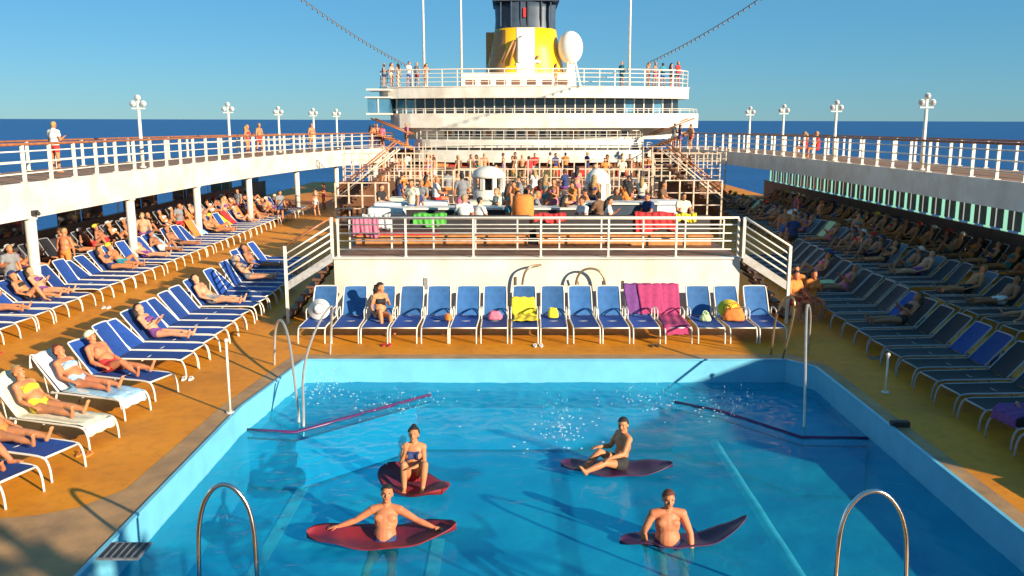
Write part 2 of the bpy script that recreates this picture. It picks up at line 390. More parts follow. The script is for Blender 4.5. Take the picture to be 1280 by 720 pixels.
# ------------------------------------------------------------------ deck
def deck_material():
    m = bpy.data.materials.new('deck_coating'); m.use_nodes = True; nt = m.node_tree; n = nt.nodes; l = nt.links
    b = n['Principled BSDF']; b.inputs['Roughness'].default_value = .62; b.inputs['Specular IOR Level'].default_value = .35
    tc = n.new('ShaderNodeTexCoord')
    nz = n.new('ShaderNodeTexNoise'); nz.inputs['Scale'].default_value = .55; nz.inputs['Detail'].default_value = 9; nz.inputs['Roughness'].default_value = .62
    l.new(tc.outputs['Object'], nz.inputs['Vector'])
    cr = n.new('ShaderNodeValToRGB'); e = cr.color_ramp.elements
    e[0].position = .30; e[0].color = (.52, .175, .008, 1); e[1].position = .55; e[1].color = (.72, .248, .006, 1)
    x = e.new(.75); x.color = (.76, .28, .009, 1)
    l.new(nz.outputs['Fac'], cr.inputs['Fac'])
    # drips, small stains
    n2 = n.new('ShaderNodeTexNoise'); n2.inputs['Scale'].default_value = 5; n2.inputs['Detail'].default_value = 6
    l.new(tc.outputs['Object'], n2.inputs['Vector'])
    c2 = n.new('ShaderNodeValToRGB'); c2.color_ramp.elements[0].position = .33; c2.color_ramp.elements[0].color = (.62, .55, .5, 1); c2.color_ramp.elements[1].position = .5; c2.color_ramp.elements[1].color = (1, 1, 1, 1)
    l.new(n2.outputs['Fac'], c2.inputs['Fac'])
    mx = n.new('ShaderNodeMix'); mx.data_type = 'RGBA'; mx.blend_type = 'MULTIPLY'; mx.inputs[0].default_value = .35
    l.new(cr.outputs['Color'], mx.inputs[6]); l.new(c2.outputs['Color'], mx.inputs[7])
    l.new(mx.outputs[2], b.inputs['Base Color'])
    n3 = n.new('ShaderNodeTexNoise'); n3.inputs['Scale'].default_value = 60
    l.new(tc.outputs['Object'], n3.inputs['Vector'])
    bp = n.new('ShaderNodeBump'); bp.inputs['Strength'].default_value = .25; bp.inputs['Distance'].default_value = .01
    l.new(n3.outputs['Fac'], bp.inputs['Height']); l.new(bp.outputs['Normal'], b.inputs['Normal'])
    return m
M_deck = deck_material()
M_surr = mat('pool_surround_tiles', (.46, .25, .10), .6, var=.5, vscale=1.6, col2=(.26, .15, .07), bump=.2, bscale=20)
POOL = [(-4.9, 8.4), (6.4, 8.4), (6.4, 17.9), (5.95, 18.5), (-4.5, 18.5), (-4.9, 15.2)]
def deck_sheet(name, poly_out, holes, z, m):
    bm = bmesh.new()
    def loop(p):
        vs = [bm.verts.new((a, b, z)) for a, b in p]
        return [bm.edges.new((vs[i], vs[(i + 1) % len(vs)])) for i in range(len(vs))]
    ed = loop(poly_out)
    for h in holes: ed += loop(h)
    bmesh.ops.triangle_fill(bm, use_beauty=True, edges=ed)
    for f in bm.faces:
        if f.normal.z < 0: f.normal_flip()
    me = bpy.data.meshes.new(name); bm.to_mesh(me); bm.free(); me.materials.append(m)
    return link(name, me)
tag(deck_sheet('deck', [(-18, -12), (18.5, -12), (18.5, 80), (-18, 80)], [POOL], 0, M_deck), kind='structure')
SUR = [(-5.9, 8.2), (6.7, 8.2), (6.7, 18.05), (6.2, 18.95), (-4.85, 18.95), (-5.25, 15.4), (-5.4, 11.6), (-5.75, 11.0), (-6.2, 10.75), (-6.9, 10.6), (-8.0, 10.5), (-9.5, 10.3), (-9.5, 8.2)]
tag(deck_sheet('pool_surround', SUR, [POOL], .004, M_surr), kind='structure')

# ------------------------------------------------------------------ pool
M_pwall = mat('pool_wall_tiles', (.16, .50, .66), .3, var=.12, vscale=3)
M_pfloor = mat('pool_floor', (.03, .50, .70), .5, var=.2, vscale=.7, col2=(.02, .42, .66))
M_lane = mat('pool_lane', (.62, .80, .80), .5, var=.3, vscale=3)
def pool():
    t = thing('swimming_pool', 'rectangular blue swimming pool sunk in the ship deck', 'pool', (0, 0, 0))
    s = MB(); n = len(POOL)
    for i in range(n):
        a = POOL[i]; b = POOL[(i + 1) % n]
        s.add([(*a, .0), (*b, .0), (*b, -1.7), (*a, -1.7)], [(0, 1, 2, 3)], False)
    o = s.build('wall', M_pwall, t)
    s = MB(); cx, cy = .75, 13.5
    s.add([(x, y, -1.65) for x, y in POOL], [tuple(range(n))], False)
    s.box((.7, 17.9, -1.15), (10.4, 1.15, .9)); s.build('floor', M_pfloor, t)
    s = MB(); 
    for i in range(n):   # slim pale rim standing a few mm proud
        a = V((*POOL[i], 0)); b = V((*POOL[(i + 1) % n], 0)); d = (b - a); c = (a + b) / 2
        s.box((c.x, c.y, .008), (d.length + .02, .06, .03), math.atan2(d.y, d.x))
    s.build('rim', M_pwall, t)
    for x in (-3.9,):
        s = MB(); s.box((x, 13.2, -1.64), (.20, 9.0, .012)); s.build('lane_marking', M_lane, t)
    s = MB(); s.box((-1.2, 11.2, -1.64), (.20, 4.4, .012)); s.build('lane_marking', M_lane, t)
    # corner seats with a dark maroon nosing
    for pts in ([(-4.87, 15.45), (-3.95, 15.3), (-1.7, 17.6), (-1.7, 18.45), (-4.5, 18.45)],
                [(6.37, 15.0), (6.37, 17.85), (5.92, 18.45), (3.3, 18.45), (3.3, 17.1), (4.1, 16.5), (5.2, 15.05)]):
        s = MB(); s.prism(pts, -1.6, -.68); c = s.build('corner_seat', M_pfloor, t)
        k = MB(); e = pts[:3] if pts[0][0] < 0 else [pts[4], pts[5], pts[6], pts[0]]
        k.tube([(x, y, -.505) for x, y in e], .035, 8); 
        k.tube([(x, y, -.66) for x, y in e], .02, 6)
        k.build('nosing', M_cap, c)
    s = MB(); s.box((-4.62, 9.75, .012), (.5, .42, .02)); 
    for i in range(6):
        s.mat(1).box((-4.82 + .08 * i, 9.75, .024), (.04, .36, .012))
    s.build('overflow_grille', [M_plate, M_black], t)
    s = MB(); s.box((6.55, 14.2, .05), (.3, .12, .09)); s.build('skimmer_cover', M_black, t)
pool()
s = MB(); s.tube([(0, -1.6 + .35 * i, .006 * math.sin(i * 1.7)) for i in range(21)], .06, 8, flat=1.4)
tag(s.build('raised_lane_line', mat('raised_lane_line', (.62, .78, .74), .6, var=.3, vscale=6), None, (3.62, 9.6, -.575)), 'pale floor lane line raised to just under the water, right side of the pool', 'lane line')  # floor lane line, lifted towards the surface to escape the wall's shade
def water():
    m = bpy.data.materials.new('pool_water'); m.use_nodes = True; nt = m.node_tree; n = nt.nodes; l = nt.links
    b = n['Principled BSDF']; out = n['Material Output']
    b.inputs['Roughness'].default_value = .06; b.inputs['IOR'].default_value = 1.33
    tc = n.new('ShaderNodeTexCoord')
    nz = n.new('ShaderNodeTexNoise'); nz.inputs['Scale'].default_value = .8; nz.inputs['Detail'].default_value = 5
    l.new(tc.outputs['Object'], nz.inputs['Vector'])
    cr = n.new('ShaderNodeValToRGB'); cr.color_ramp.elements[0].position = .35; cr.color_ramp.elements[0].color = (.008, .26, .43, 1)
    cr.color_ramp.elements[1].position = .7; cr.color_ramp.elements[1].color = (.014, .40, .54, 1)
    l.new(nz.outputs['Fac'], cr.inputs['Fac']); l.new(cr.outputs['Color'], b.inputs['Base Color'])
    tr = n.new('ShaderNodeBsdfTransparent'); tr.inputs['Color'].default_value = (.35, .85, 1, 1)
    mx = n.new('ShaderNodeMixShader'); mx.inputs['Fac'].default_value = .48
    l.new(tr.outputs[0], mx.inputs[1]); l.new(b.outputs[0], mx.inputs[2]); l.new(mx.outputs[0], out.inputs['Surface'])
    n2 = n.new('ShaderNodeTexNoise'); n2.inputs['Scale'].default_value = 3.2; n2.inputs['Detail'].default_value = 5; n2.inputs['Distortion'].default_value = .6
    l.new(tc.outputs['Object'], n2.inputs['Vector'])
    bp = n.new('ShaderNodeBump'); bp.inputs['Strength'].default_value = .3; bp.inputs['Distance'].default_value = .05
    l.new(n2.outputs['Fac'], bp.inputs['Height']); l.new(bp.outputs['Normal'], b.inputs['Normal'])
    from mathutils import noise
    s = MB(); nu, nv = 190, 160
    def choppy(x, y):
        a = noise.noise(V((x * .9, y * .9, 0))) * .012 + noise.noise(V((x * 2.6, y * 2.6, 4))) * .010
        g = math.exp(-((x + 3.4) ** 2) / 1.6 - ((y - 12.2) ** 2) / 12) + .9 * math.exp(-((y - 17.2) ** 2) / 1.2)
        return a + g * (noise.noise(V((x * 5.5, y * 5.5, 9))) * .035 + noise.noise(V((x * 11, y * 11, 2))) * .015)
    def fn(u, v):
        x0 = -4.89 + (0.39 * max(0, (v - .66) / .34)); x = x0 + (6.39 - x0) * u; y = 8.42 + 10.06 * v
        if y > 17.9: x = min(x, 6.39 - (y - 17.9) * .75)
        return (x, y, choppy(x, y))
    s.grid(fn, nu, nv)
    tag(s.build('pool_water', m, None, (0, 0, -.50)), kind='structure')
    # falling water and splashes
    ms = bpy.data.materials.new('splash'); ms.use_nodes = True; b = ms.node_tree.nodes['Principled BSDF']
    b.inputs['Base Color'].default_value = (.75, .88, .92, 1); b.inputs['Roughness'].default_value = .2; b.inputs['Alpha'].default_value = .25
    for (cx, cy, wd, hh, nn, lab) in ((-4.1, 17.9, .5, .55, 45, 'white water falling from the curved spout rails at the left pool corner'),
                                     (-2.3, 16.9, .8, .25, 36, 'broken foam and spray beside the left dark step edge'),
                                     (.9, 15.4, .5, .7, 60, 'thin spray of white droplets splashing behind the boy on the right float'),
                                     (2.6, 17.0, .6, .4, 36, 'small white splashes near the far pool wall right of centre'),
                                     (4.4, 16.4, .7, .5, 50, 'white splashes in the water by the right dark step edge')):
        s = MB()
        for i in range(nn * 2):
            x = rnd.gauss(0, wd * .45); y = rnd.gauss(0, .35); z = abs(rnd.gauss(0, hh * .4)); r = rnd.uniform(.002, .005)
            s.ell((x, y, z), (r, r, r * rnd.uniform(1.5, 9)), n=6, m=4)
        for i in range(nn):
            x = rnd.gauss(0, wd * .8); y = rnd.gauss(0, .5); r = rnd.uniform(.006, .022)
            s.ell((x, y, .012), (r * 1.5, r, .012), n=7, m=4)
        o = s.build('water_spray', ms, None, (cx, cy, -.5)); tag(o, lab, 'splash', 'splashes on the pool', 'stuff')
water()

# ------------------------------------------------------------------ rails, ladders
def railing(name, label, cat, pts, h, spacing, rails, post=(.06, .05), hand=None, handr=.035, railr=.018, group=None, pm=None, hm=None):
    t = thing(name, label, cat, pts[0], group=group)
    P0 = V(pts[0]); pts = [V(p) - P0 for p in pts]; pm = pm or M_rail
    s = MB(); s.tube([p + V((0, 0, h)) for p in pts], handr, 6); s.build('handrail', hm or M_wood, t)
    s = MB()
    for z in rails: s.tube([p + V((0, 0, z)) for p in pts], railr, 6)
    s.build('lower_rails', pm, t)
    s = MB(); s.box((0, 0, h / 2 - .01), (post[1], post[0], h - .03)); s.box((0, 0, .012), (post[1] * 2.2, post[0] * 1.8, .02)); pme = s.mesh('post', pm)
    d = 0
    for a, b in zip(pts[:-1], pts[1:]):
        seg = (b - a).length; dr = (b - a).normalized(); x = d
        while x <= seg:
            link('post', pme, t, a + dr * x, math.atan2(dr.y, dr.x) + math.pi / 2); x += spacing
        d = x - seg
    p = pts[-1]; link('post', pme, t, p, math.pi / 2 + math.atan2(dr.y, dr.x))
    return t

def ladder(x, y, label, w=.34, lean=.05):
    t = thing('pool_ladder', label, 'ladder', (x, y, 0), group='pool ladder handrails at the near edge')
    def arc(yo):
        return [(-w, yo - .1, -.9), (-w, yo - .05, .5), (-w * .85, yo, .90), (-w * .45, yo, 1.13), (0, yo, 1.20), (w * .45, yo, 1.13), (w * .88, yo, .90), (w * 1.05, yo - .05, .5), (w * 1.08, yo - .1, -.9)]
    p = [V(q) for q in arc(0)]
    # smooth the arc
    def sm(p, k=2):
        for _ in range(k):
            q = [p[0]]
            for a, b in zip(p[:-1], p[1:]): q += [a * .75 + b * .25, a * .25 + b * .75]
            p = q + [p[-1]]
        return p
    s = MB(); s.tube(sm(p), .026, 10); s.build('handrail', M_steel, t)
    for z in (-.35, -.65):
        s = MB(); s.box((0.01, -.09, z), (w * 2, .09, .03)); s.build('tread', M_steel, t)
    return t
ladder(-3.12, 8.98, 'curved stainless pool ladder handrail rising at the near left of the pool', .31)
ladder(3.85, 8.80, 'curved stainless pool ladder handrail rising at the near right of the pool', .37)
def sm(p, k=3):
    p = [V(q) for q in p]
    for _ in range(k):
        q = [p[0]]
        for a, b in zip(p[:-1], p[1:]): q += [a * .75 + b * .25, a * .25 + b * .75]
        p = q + [p[-1]]
    return p
M_tube = mat('pale_tube', (.62, .57, .50), .3, .6, var=.2)
M_tubeb = mat('brass_tube', (.42, .29, .15), .3, .7, var=.2)
for pts, lab, m in (
    ([(-5.05, 18.1, 0), (-5.0, 18.1, .85), (-4.75, 17.7, 1.12), (-4.45, 17.1, .85), (-4.2, 16.4, .15), (-4.02, 15.9, -.4), (-3.98, 15.7, -.95)], 'pale curved grab rail arching from the deck into the left pool corner', M_tube),
    ([(-4.05, 19.0, 0), (-4.0, 19.0, .7), (-3.85, 18.6, 1.3), (-4.05, 17.6, .9), (-4.1, 16.6, .3), (-3.88, 15.7, -.3), (-3.87, 15.5, -.9)], 'tall pale grab rail rising behind the left pool corner beside the end lounger', M_tube),
    ([(5.75, 18.95, 0), (5.8, 18.9, 1.0), (5.95, 18.6, 1.45), (6.05, 18.3, 1.3), (5.9, 18.6, .0)], 'slim brass grab rail hoop standing at the right pool corner', M_tubeb),
    ([(6.55, 18.9, 0), (6.5, 18.7, 1.0), (6.15, 18.0, 1.42), (5.9, 17.2, .8), (5.55, 16.0, -.1), (5.3, 15.2, -.9)], 'long pale grab rail sloping down into the shaded right pool corner', M_tube)):
    s = MB(); s.tube(sm([V(p) - V((pts[0][0], pts[0][1], 0)) for p in pts]), .026, 8)
    tag(s.build('grab_rail', m, None, (pts[0][0], pts[0][1], 0)), lab, 'grab rail', 'grab rails at the pool corners')
for (x, y, h, lab) in ((-4.98, 14.9, 1.32, 'tall thin white stanchion at the left pool edge by the loungers'), (7.1, 16.1, .75, 'short thin white stanchion on the shaded right deck')):
    t = thing('stanchion', lab, 'post', (x, y, 0))
    s = MB(); s.cyl((0, 0), .022, 0, h, 8); s.build('pole', M_rail, t)
    s = MB(); s.cyl((0, 0), .07, 0, .03, 12); s.build('base', M_rail, t)
    s = MB(); s.ell((0, 0, h), .04); s.build('finial', M_rail, t)

# ------------------------------------------------------------------ sun loungers
LG = {}
def lounger_meshes(ang):
    k = round(ang)
    if k in LG: return LG[k]
    a = R(ang); W = .31; d = {}
    ux, uz = -math.cos(a), math.sin(a); px, pz = -.45, .37; Lb = .80
    s = MB()
    for e in (-1, 1):
        s.tube(sm([(-.62, W * e, .34), (-.45, W * e, .36), (.3, W * e, .36), (.75, W * e, .37), (.90, W * e, .35)], 1), .019, 6)
    s.tube([(.90, -W, .35), (.90, W, .35)], .018, 6); s.tube([(-.62, -W, .34), (-.62, W, .34)], .018, 6); s.tube([(.1, -W, .33), (.1, W, .33)], .016, 6)
    d['frame'] = s
    s = MB()
    def seat(u, v):
        x = -.45 + 1.33 * u; y = (v - .5) * 2 * (W - .02); z = .372 - .035 * math.sin(math.pi * v) * (.5 + .5 * math.sin(math.pi * u))
        return (x, y, z)
    s.grid(seat, 10, 6); s.grid(lambda u, v: tuple(a_ - b_ for a_, b_ in zip(seat(u, v), (0, 0, .012))), 10, 6)
    d['seat_sling'] = s
    s = MB()
    def back(u, v):
        y = (v - .5) * 2 * (W - .035); sag = .035 * math.sin(math.pi * v) * math.sin(math.pi * u)
        return (px + ux * Lb * u + uz * -sag * -1 * -1, y, pz + uz * Lb * u - math.cos(a) * sag)
    s.grid(back, 8, 6); s.grid(lambda u, v: tuple(a_ - b_ for a_, b_ in zip(back(u, v), (uz * .012, 0, .012 * math.cos(a)))), 8, 6)
    d['backrest'] = s
    s = MB(); t = [(px, 0, pz), (px + ux * Lb, 0, pz + uz * Lb)]
    w = W - .02
    s.tube(sm([(px, -w, pz), (px + ux * Lb * .95, -w, pz + uz * Lb * .95), (px + ux * Lb, -w * .85, pz + uz * Lb), (px + ux * Lb, w * .85, pz + uz * Lb), (px + ux * Lb * .95, w, pz + uz * Lb * .95), (px, w, pz)], 1), .018, 6)
    if ang > 10:
        for e in (-1, 1): s.tube([(px + ux * Lb * .55, w * e, pz + uz * Lb * .55), (-.68, w * e, .30)], .012, 5)
    d['back_frame'] = s
    s = MB(); s.tube(sm([(.84, 0, .36), (.93, 0, .34), (.99, 0, .20), (1.0, 0, 0)], 2), .018, 6); d['leg_f'] = s
    s = MB(); s.tube([(-.50, 0, .35), (-.60, 0, .0)], .018, 6); d['leg_b'] = s
    s = MB(); s.tube(sm([(-.40, 0, .37), (-.42, 0, .58), (-.30, 0, .62), (-.02, 0, .60), (.04, 0, .56), (.03, 0, .37)], 2), .014, 6); d['arm'] = s
    m = {kk: s.mesh(kk, M_lframe) for kk, s in d.items()}
    LG[k] = m; return m
def lounger(x, y, rz, label, group, ang=50, sling=None, backm=None, far=False, noarm=False, fr=None):
    m = lounger_meshes(ang); W = .31; sling = sling or M_blue
    t = thing('sun_lounger', label, 'sun lounger', (x, y, 0), rz, group)
    made = []
    def link(n_, d_, p_, *a_):
        o_ = globals()['link'](n_, d_, p_, *a_); made.append(o_); return o_
    link('frame', m['frame'], t)
    setmat(link('seat_sling', m['seat_sling'], t), sling)
    b = setmat(link('backrest', m['backrest'], t), backm or sling); link('back_frame', m['back_frame'], b)
    for e in (-1, 1):
        link('leg', m['leg_f'], t, (0, W * e, 0)); link('leg', m['leg_b'], t, (0, (W - .03) * e, 0))
        if group.startswith('sun loungers lined up'): link('armrest', m['arm'], t, (0, (W + .012) * e, 0))
    if fr:
        for o_ in made:
            if o_.name.split('.')[0] not in ('seat_sling', 'backrest'): setmat(o_, fr)
    return t
def towel(x, y, rz, ang, label, col, part='back', z=0):
    """towel draped over a lounger: 'back' = over the backrest, 'seat' = along the seat, 'full' = both"""
    a = R(ang); px, pz = -.45, .39; s = MB(); ph = rnd.uniform(0, 6)
    path = []
    if part in ('back', 'full'):
        path += [(px - math.cos(a) * .84 - .05, pz + math.sin(a) * .45), (px - math.cos(a) * .86, pz + math.sin(a) * .80), (px - math.cos(a) * .8, pz + math.sin(a) * .82 + .01), (px - math.cos(a) * .4, pz + math.sin(a) * .4 + .01), (px + .02, pz + .01)]
    if part == 'mid': path += [(px - math.cos(a) * .45, pz + math.sin(a) * .45), (px - math.cos(a) * .2, pz + math.sin(a) * .2), (px + .02, pz + .01), (px + .3, pz), (px + .6, pz), (px + .8, pz)]
    if part in ('seat', 'full'):
        path += [(-.35, pz), (.1, pz), (.55, pz), (.80, pz + .0), (.93, pz - .05), (.95, pz - .2)]
    n = len(path) - 1
    def fn(u, v):
        f = u * n; i = min(int(f), n - 1); k = f - i
        X = path[i][0] * (1 - k) + path[i + 1][0] * k; Z = path[i][1] * (1 - k) + path[i + 1][1] * k
        yy = (v - .5) * .60 * (1 + .05 * math.sin(9 * u + ph)); wv = .018 * math.sin(v * 17 + u * 6 + ph) + .010 * math.sin(u * 23 + v * 5)
        return (X, yy + .03 * math.sin(4 * u + ph), Z + .012 + wv * .6)
    s.grid(fn, n * 5, 14)
    o = s.build('towel', CLOTH[col], None, (x, y, z), rz); tag(o, label, 'towel', 'towels spread on loungers')
    md = o.modifiers.new('thick', 'SOLIDIFY'); md.thickness = .012
    return o

# --- poses (facing +x = towards the lounger foot)
dn = (0, 0, -1)
def rec(ang, **k):
    a = R(ang); c, s_ = math.cos(a), math.sin(a)
    d = dict(pel=(-.30, 0, .49), sp1=(-c, 0, s_), sp2=(-c * .95, 0, s_ * 1.1), hup=(-c * .7, 0, s_ * 1.2), hface=(s_, 0, c),
             armL=((.55 * s_ + .1, .22, -.8), (.95, -.05, -.25), (1, 0, -.2)), armR=((.55 * s_ + .1, -.22, -.8), (.95, .05, -.25), (1, 0, -.2)),
             legL=((1, .10, .06), (1, .02, -.08), (.35, .25, .9)), legR=((1, -.10, .06), (1, -.02, -.08), (.35, -.25, .9)))
    d.update(k); return d
F, B = 'F', 'B'
build_body('rec_m', rec(45), .016, False, 1.12, 'short', ('shorts',))
build_body('rec_m_knee', rec(45, legL=((.78, .1, .62), (.55, .0, -.83), (.9, .1, -.2)), armR=((.2, -.5, -.75), (.5, .65, .45), (.6, .7, .2))), .016, False, 1.1, 'short', ('shorts',), hat='cap')
build_body('rec_f', rec(48, armL=((.6, .2, -.65), (.75, -.35, .6), (.5, -.3, .8)), armR=((.6, -.2, -.65), (.75, .35, .6), (.5, .3, .8))), .016, True, 1.0, 'long', ('briefs', 'top'))
build_body('rec_f_knee', rec(45, legR=((.74, -.1, .66), (.60, .0, -.8), (.9, -.1, -.2))), .016, True, 1.08, 'bun', ('briefs', 'top'), hat='straw')
build_body('lie_m', dict(pel=(-.05, 0, .50), sp1=(-1, 0, .05), sp2=(-1, 0, .12), hup=(-1, 0, .25), hface=(.25, .3, 1),
     armL=((.75, .5, -.1), (.9, -.3, .0), (1, 0, 0)), armR=((-.75, -.6, .1), (-.3, .8, .3), (-.3, .9, 0)),
     legL=((1, .12, .0), (1, .0, -.02), (.5, .5, .7)), legR=((1, -.12, .0), (1, 0, -.02), (.5, -.5, .7))), .016, False, 1.1, 'short', ('shorts',))
build_body('sit_m', dict(pel=(-.12, 0, .53), sp1=(-.05, 0, 1), sp2=(.12, 0, 1), hup=(.05, 0, 1), hface=(1, 0, -.15),
     armL=((.35, .2, -.9), (.85, -.35, -.15), (.9, -.3, 0)), armR=((.35, -.2, -.9), (.85, .35, -.15), (.9, .3, 0)),
     legL=((1, .25, .02), (.05, .0, -1), (1, .2, 0)), legR=((1, -.25, .02), (.05, 0, -1), (1, -.2, 0))), .018, False, 1.1, 'short', ('shorts', 'shirt'))
build_body('sit_f', dict(pel=(-.12, 0, .53), sp1=(-.08, 0, 1), sp2=(.08, 0, 1), hup=(.05, 0, 1), hface=(1, .2, 0), yaw=.15,
     armL=((.45, .2, -.85), (.75, -.3, .55), (.6, -.3, .7)), armR=((.15, -.25, -.95), (.85, .2, -.2), (1, 0, 0)),
     legL=((1, .1, .02), (.1, .0, -1), (1, .1, 0)), legR=((1, -.1, .02), (.1, .05, -1), (1, -.1, 0))), .018, True, 1.0, 'long', ('briefs', 'shirt'))
build_body('stand_m', dict(pel=(0, 0, .93), sp1=(-.02, 0, 1), sp2=(.05, 0, 1), hface=(1, .15, -.05), hup=(.05, 0, 1),
     armL=((.1, .22, -.95), (.3, .05, -.95), dn), armR=((.1, -.22, -.95), (.75, .25, .35), (.8, .3, .4)), palmL=(0, -1, 0),
     legL=((.05, .1, -1), (-.05, .02, -1), (1, .2, -.1)), legR=((-.02, -.1, -1), (-.05, -.02, -1), (1, -.2, -.1))), .018, False, 1.08, 'short', ('shorts', 'shirt'))
build_body('stand_bare', dict(pel=(0, 0, .93), sp1=(-.02, 0, 1), sp2=(.05, 0, 1), hface=(1, -.3, 0), hup=(.02, 0, 1),
     armL=((.05, .3, -.95), (.15, .05, -.95), dn), armR=((.05, -.3, -.95), (.15, -.05, -.95), dn), palmL=(0, -1, 0), palmR=(0, 1, 0),
     legL=((.15, .1, -1), (-.15, .02, -1), (1, .2, -.1)), legR=((-.1, -.1, -1), (-.2, -.02, -1), (1, -.2, -.1))), .018, False, 1.15, 'short', ('shorts',))
build_body('stand_f', dict(pel=(0, 0, .88), sp1=(.02, 0, 1), sp2=(0, 0, 1), hface=(1, .4, 0), hup=(0, 0, 1),
     armL=((.3, .25, -.9), (.8, -.2, .3), (.8, -.2, .3)), armR=((-.05, -.25, -.95), (.1, -.05, -.95), dn), palmR=(0, 1, 0),
     legL=((.02, .06, -1), (-.05, .0, -1), (1, .2, -.1)), legR=((.10, -.06, -1), (-.2, 0, -1), (1, -.2, -.1))), .018, True, 1.0, 'long', ('briefs', 'top'))
build_body('sit_bik', dict(pel=(-.12, 0, .53), sp1=(-.22, 0, 1), sp2=(-.05, 0, 1), hup=(.05, 0, 1), hface=(.8, .7, -.1), yaw=.2,
     armL=((.50, .2, -.75), (.75, -.3, .35), (.6, -.3, .4)), armR=((.1, -.3, -.95), (.5, .1, -.6), (1, 0, 0)),
     legL=((1, .1, .05), (.3, .0, -1), (1, .1, 0)), legR=((.9, -.1, .45), (.2, .05, -1), (1, -.1, 0))), .014, True, 1.05, 'long', ('briefs', 'top'))
# four bathers in the pool, modelled finer
build_body('float_knees', dict(scale=.88, pel=(-.12, 0, .16), sp1=(-.30, 0, 1), sp2=(-.10, .03, 1), hup=(-.22, 0, 1), hface=(1, -.1, .12),
     armL=((.62, .10, -.62), (.35, -.30, -.05), (.5, -.5, .1)), armR=((.55, -.15, -.62), (.30, .30, .85), (.1, .25, 1)), palmL=(0, 0, -1), palmR=(-1, 0, 0),
     legL=((.62, .30, .72), (.12, -.1, -.96), (1, 0, -.12)), legR=((.66, -.12, .74), (.10, .0, -.97), (1, 0, -.12))), .0085, True, .95, 'bun', ('briefs', 'top'))
build_body('float_spread', dict(pel=(-.15, 0, .0), sp1=(-.50, 0, 1), sp2=(-.30, 0, 1), hup=(-.25, .05, 1), hface=(1, .15, .35),
     armL=((.22, 1, -.50), (.20, 1, -.34), (.15, 1, -.10)), armR=((.22, -1, -.60), (.20, -1, -.30), (.2, -1, -.05)),
     legL=((1, .18, -.18), (.9, .05, -.45), (.9, 0, -.5)), legR=((1, -.18, -.18), (.9, -.05, -.45), (.9, 0, -.5))), .0085, False, 1.08, 'short', ('shorts',))
build_body('float_side', dict(scale=.9, pel=(-.25, 0, .15), sp1=(-.22, 0, 1), sp2=(-.02, 0, 1), yaw=0, hup=(.05, 0, 1), hface=(.75, .65, -.1),
     armL=((.50, .28, -.75), (.95, .0, -.10), (1, 0, -.2)), armR=((.42, -.2, -.8), (.95, .15, .12), (1, 0, 0)),
     legL=((.92, .2, .30), (.95, .0, -.25), (.6, .2, .7)), legR=((.82, -.05, .52), (.75, .0, -.60), (.9, 0, .1))), .0085, False, 1.0, 'short', ('shorts',))
build_body('float_front', dict(pel=(-.05, 0, .02), sp1=(-.12, 0, 1), sp2=(-.03, 0, 1), hup=(0, 0, 1), hface=(1, .05, .03),
     armL=((.18, .38, -.92), (.52, .02, -.82), (.6, 0, -.7)), armR=((.10, -.45, -.88), (.30, .10, -.92), (.4, 0, -.9)), palmL=(0, -1, 0), palmR=(0, 1, 0),
     legL=((1, .12, -.05), (.85, .0, -.55), (.8, 0, -.5)), legR=((1, -.12, -.05), (.85, 0, -.55), (.8, 0, -.5))), .0085, False, 1.22, 'short', ('shorts',))
# close sunbathers of the left row, finer too
build_body('rec_m_fine', rec(44, legR=((.90, -.12, .35), (.85, 0, -.45), (.4, -.2, .9))), .010, False, 1.15, 'short', ('shorts',), hat='cap')
build_body('lie_m_fine', dict(pel=(-.05, 0, .50), sp1=(-1, 0, .10), sp2=(-1, 0, .25), hup=(-1, 0, .35), hface=(.35, .3, 1),
     armL=((.75, .5, -.1), (.9, -.3, .0), (1, 0, 0)), armR=((.5, -.6, .1), (.3, .8, .3), (.3, .9, 0)),
     legL=((.80, .12, .5), (.75, .0, -.62), (.9, .1, .1)), legR=((1, -.12, .0), (1, 0, -.02), (.5, -.5, .7))), .010, False, 1.15, 'short', ('shorts',))
build_body('rec_f_fine', rec(46), .010, True, 1.1, 'bun', ('briefs', 'top'), hat=None)
# ------------------------------------------------------------------ lounger rows
G1 = 'sun loungers in the row along the left pool edge'; G2 = 'sun loungers in the outer left row by the white columns'
G3 = 'sun loungers under the left walkway'; G4 = 'sun loungers lined up behind the pool'
G5 = 'sun loungers in the row along the right pool edge'; G6 = 'sun loungers in the middle right row'; G7 = 'sun loungers under the right walkway'
WHO = ('rec_m', 'rec_m_knee', 'rec_f', 'rec_f_knee', 'lie_m')
DESC = {'rec_m': '{c} trunks, lying back', 'rec_m_knee': 'cap and {c} trunks, knee raised', 'rec_f': '{c} swimwear and long hair',
        'rec_f_knee': 'sun hat and {c} swimwear', 'lie_m': '{c} trunks, lying flat'}
CN = ['navy', 'black', 'red', 'blue', 'teal', 'orange', 'grey', 'purple', 'pink', 'white']
def occupant(x, y, rz, where, ang, key=None):
    key = key or rnd.choice(WHO[:4] if ang > 20 else ('lie_m',)); c = rnd.choice(CN)
    hc = rnd.choice(['dark', 'brown', 'blond', 'grey', 'dark'])
    return person(key, 'sunbather in ' + DESC[key].format(c=c) + ', ' + where, (x, y, 0), rz, rnd.choice([0, 0, 1, 3, 2]), hc, (c, c), 'sunbathers on the loungers', hatc=rnd.choice(['white', 'cream', 'navy', 'red', 'yellow']))
def jit(a=3): return R(rnd.uniform(-a, a))

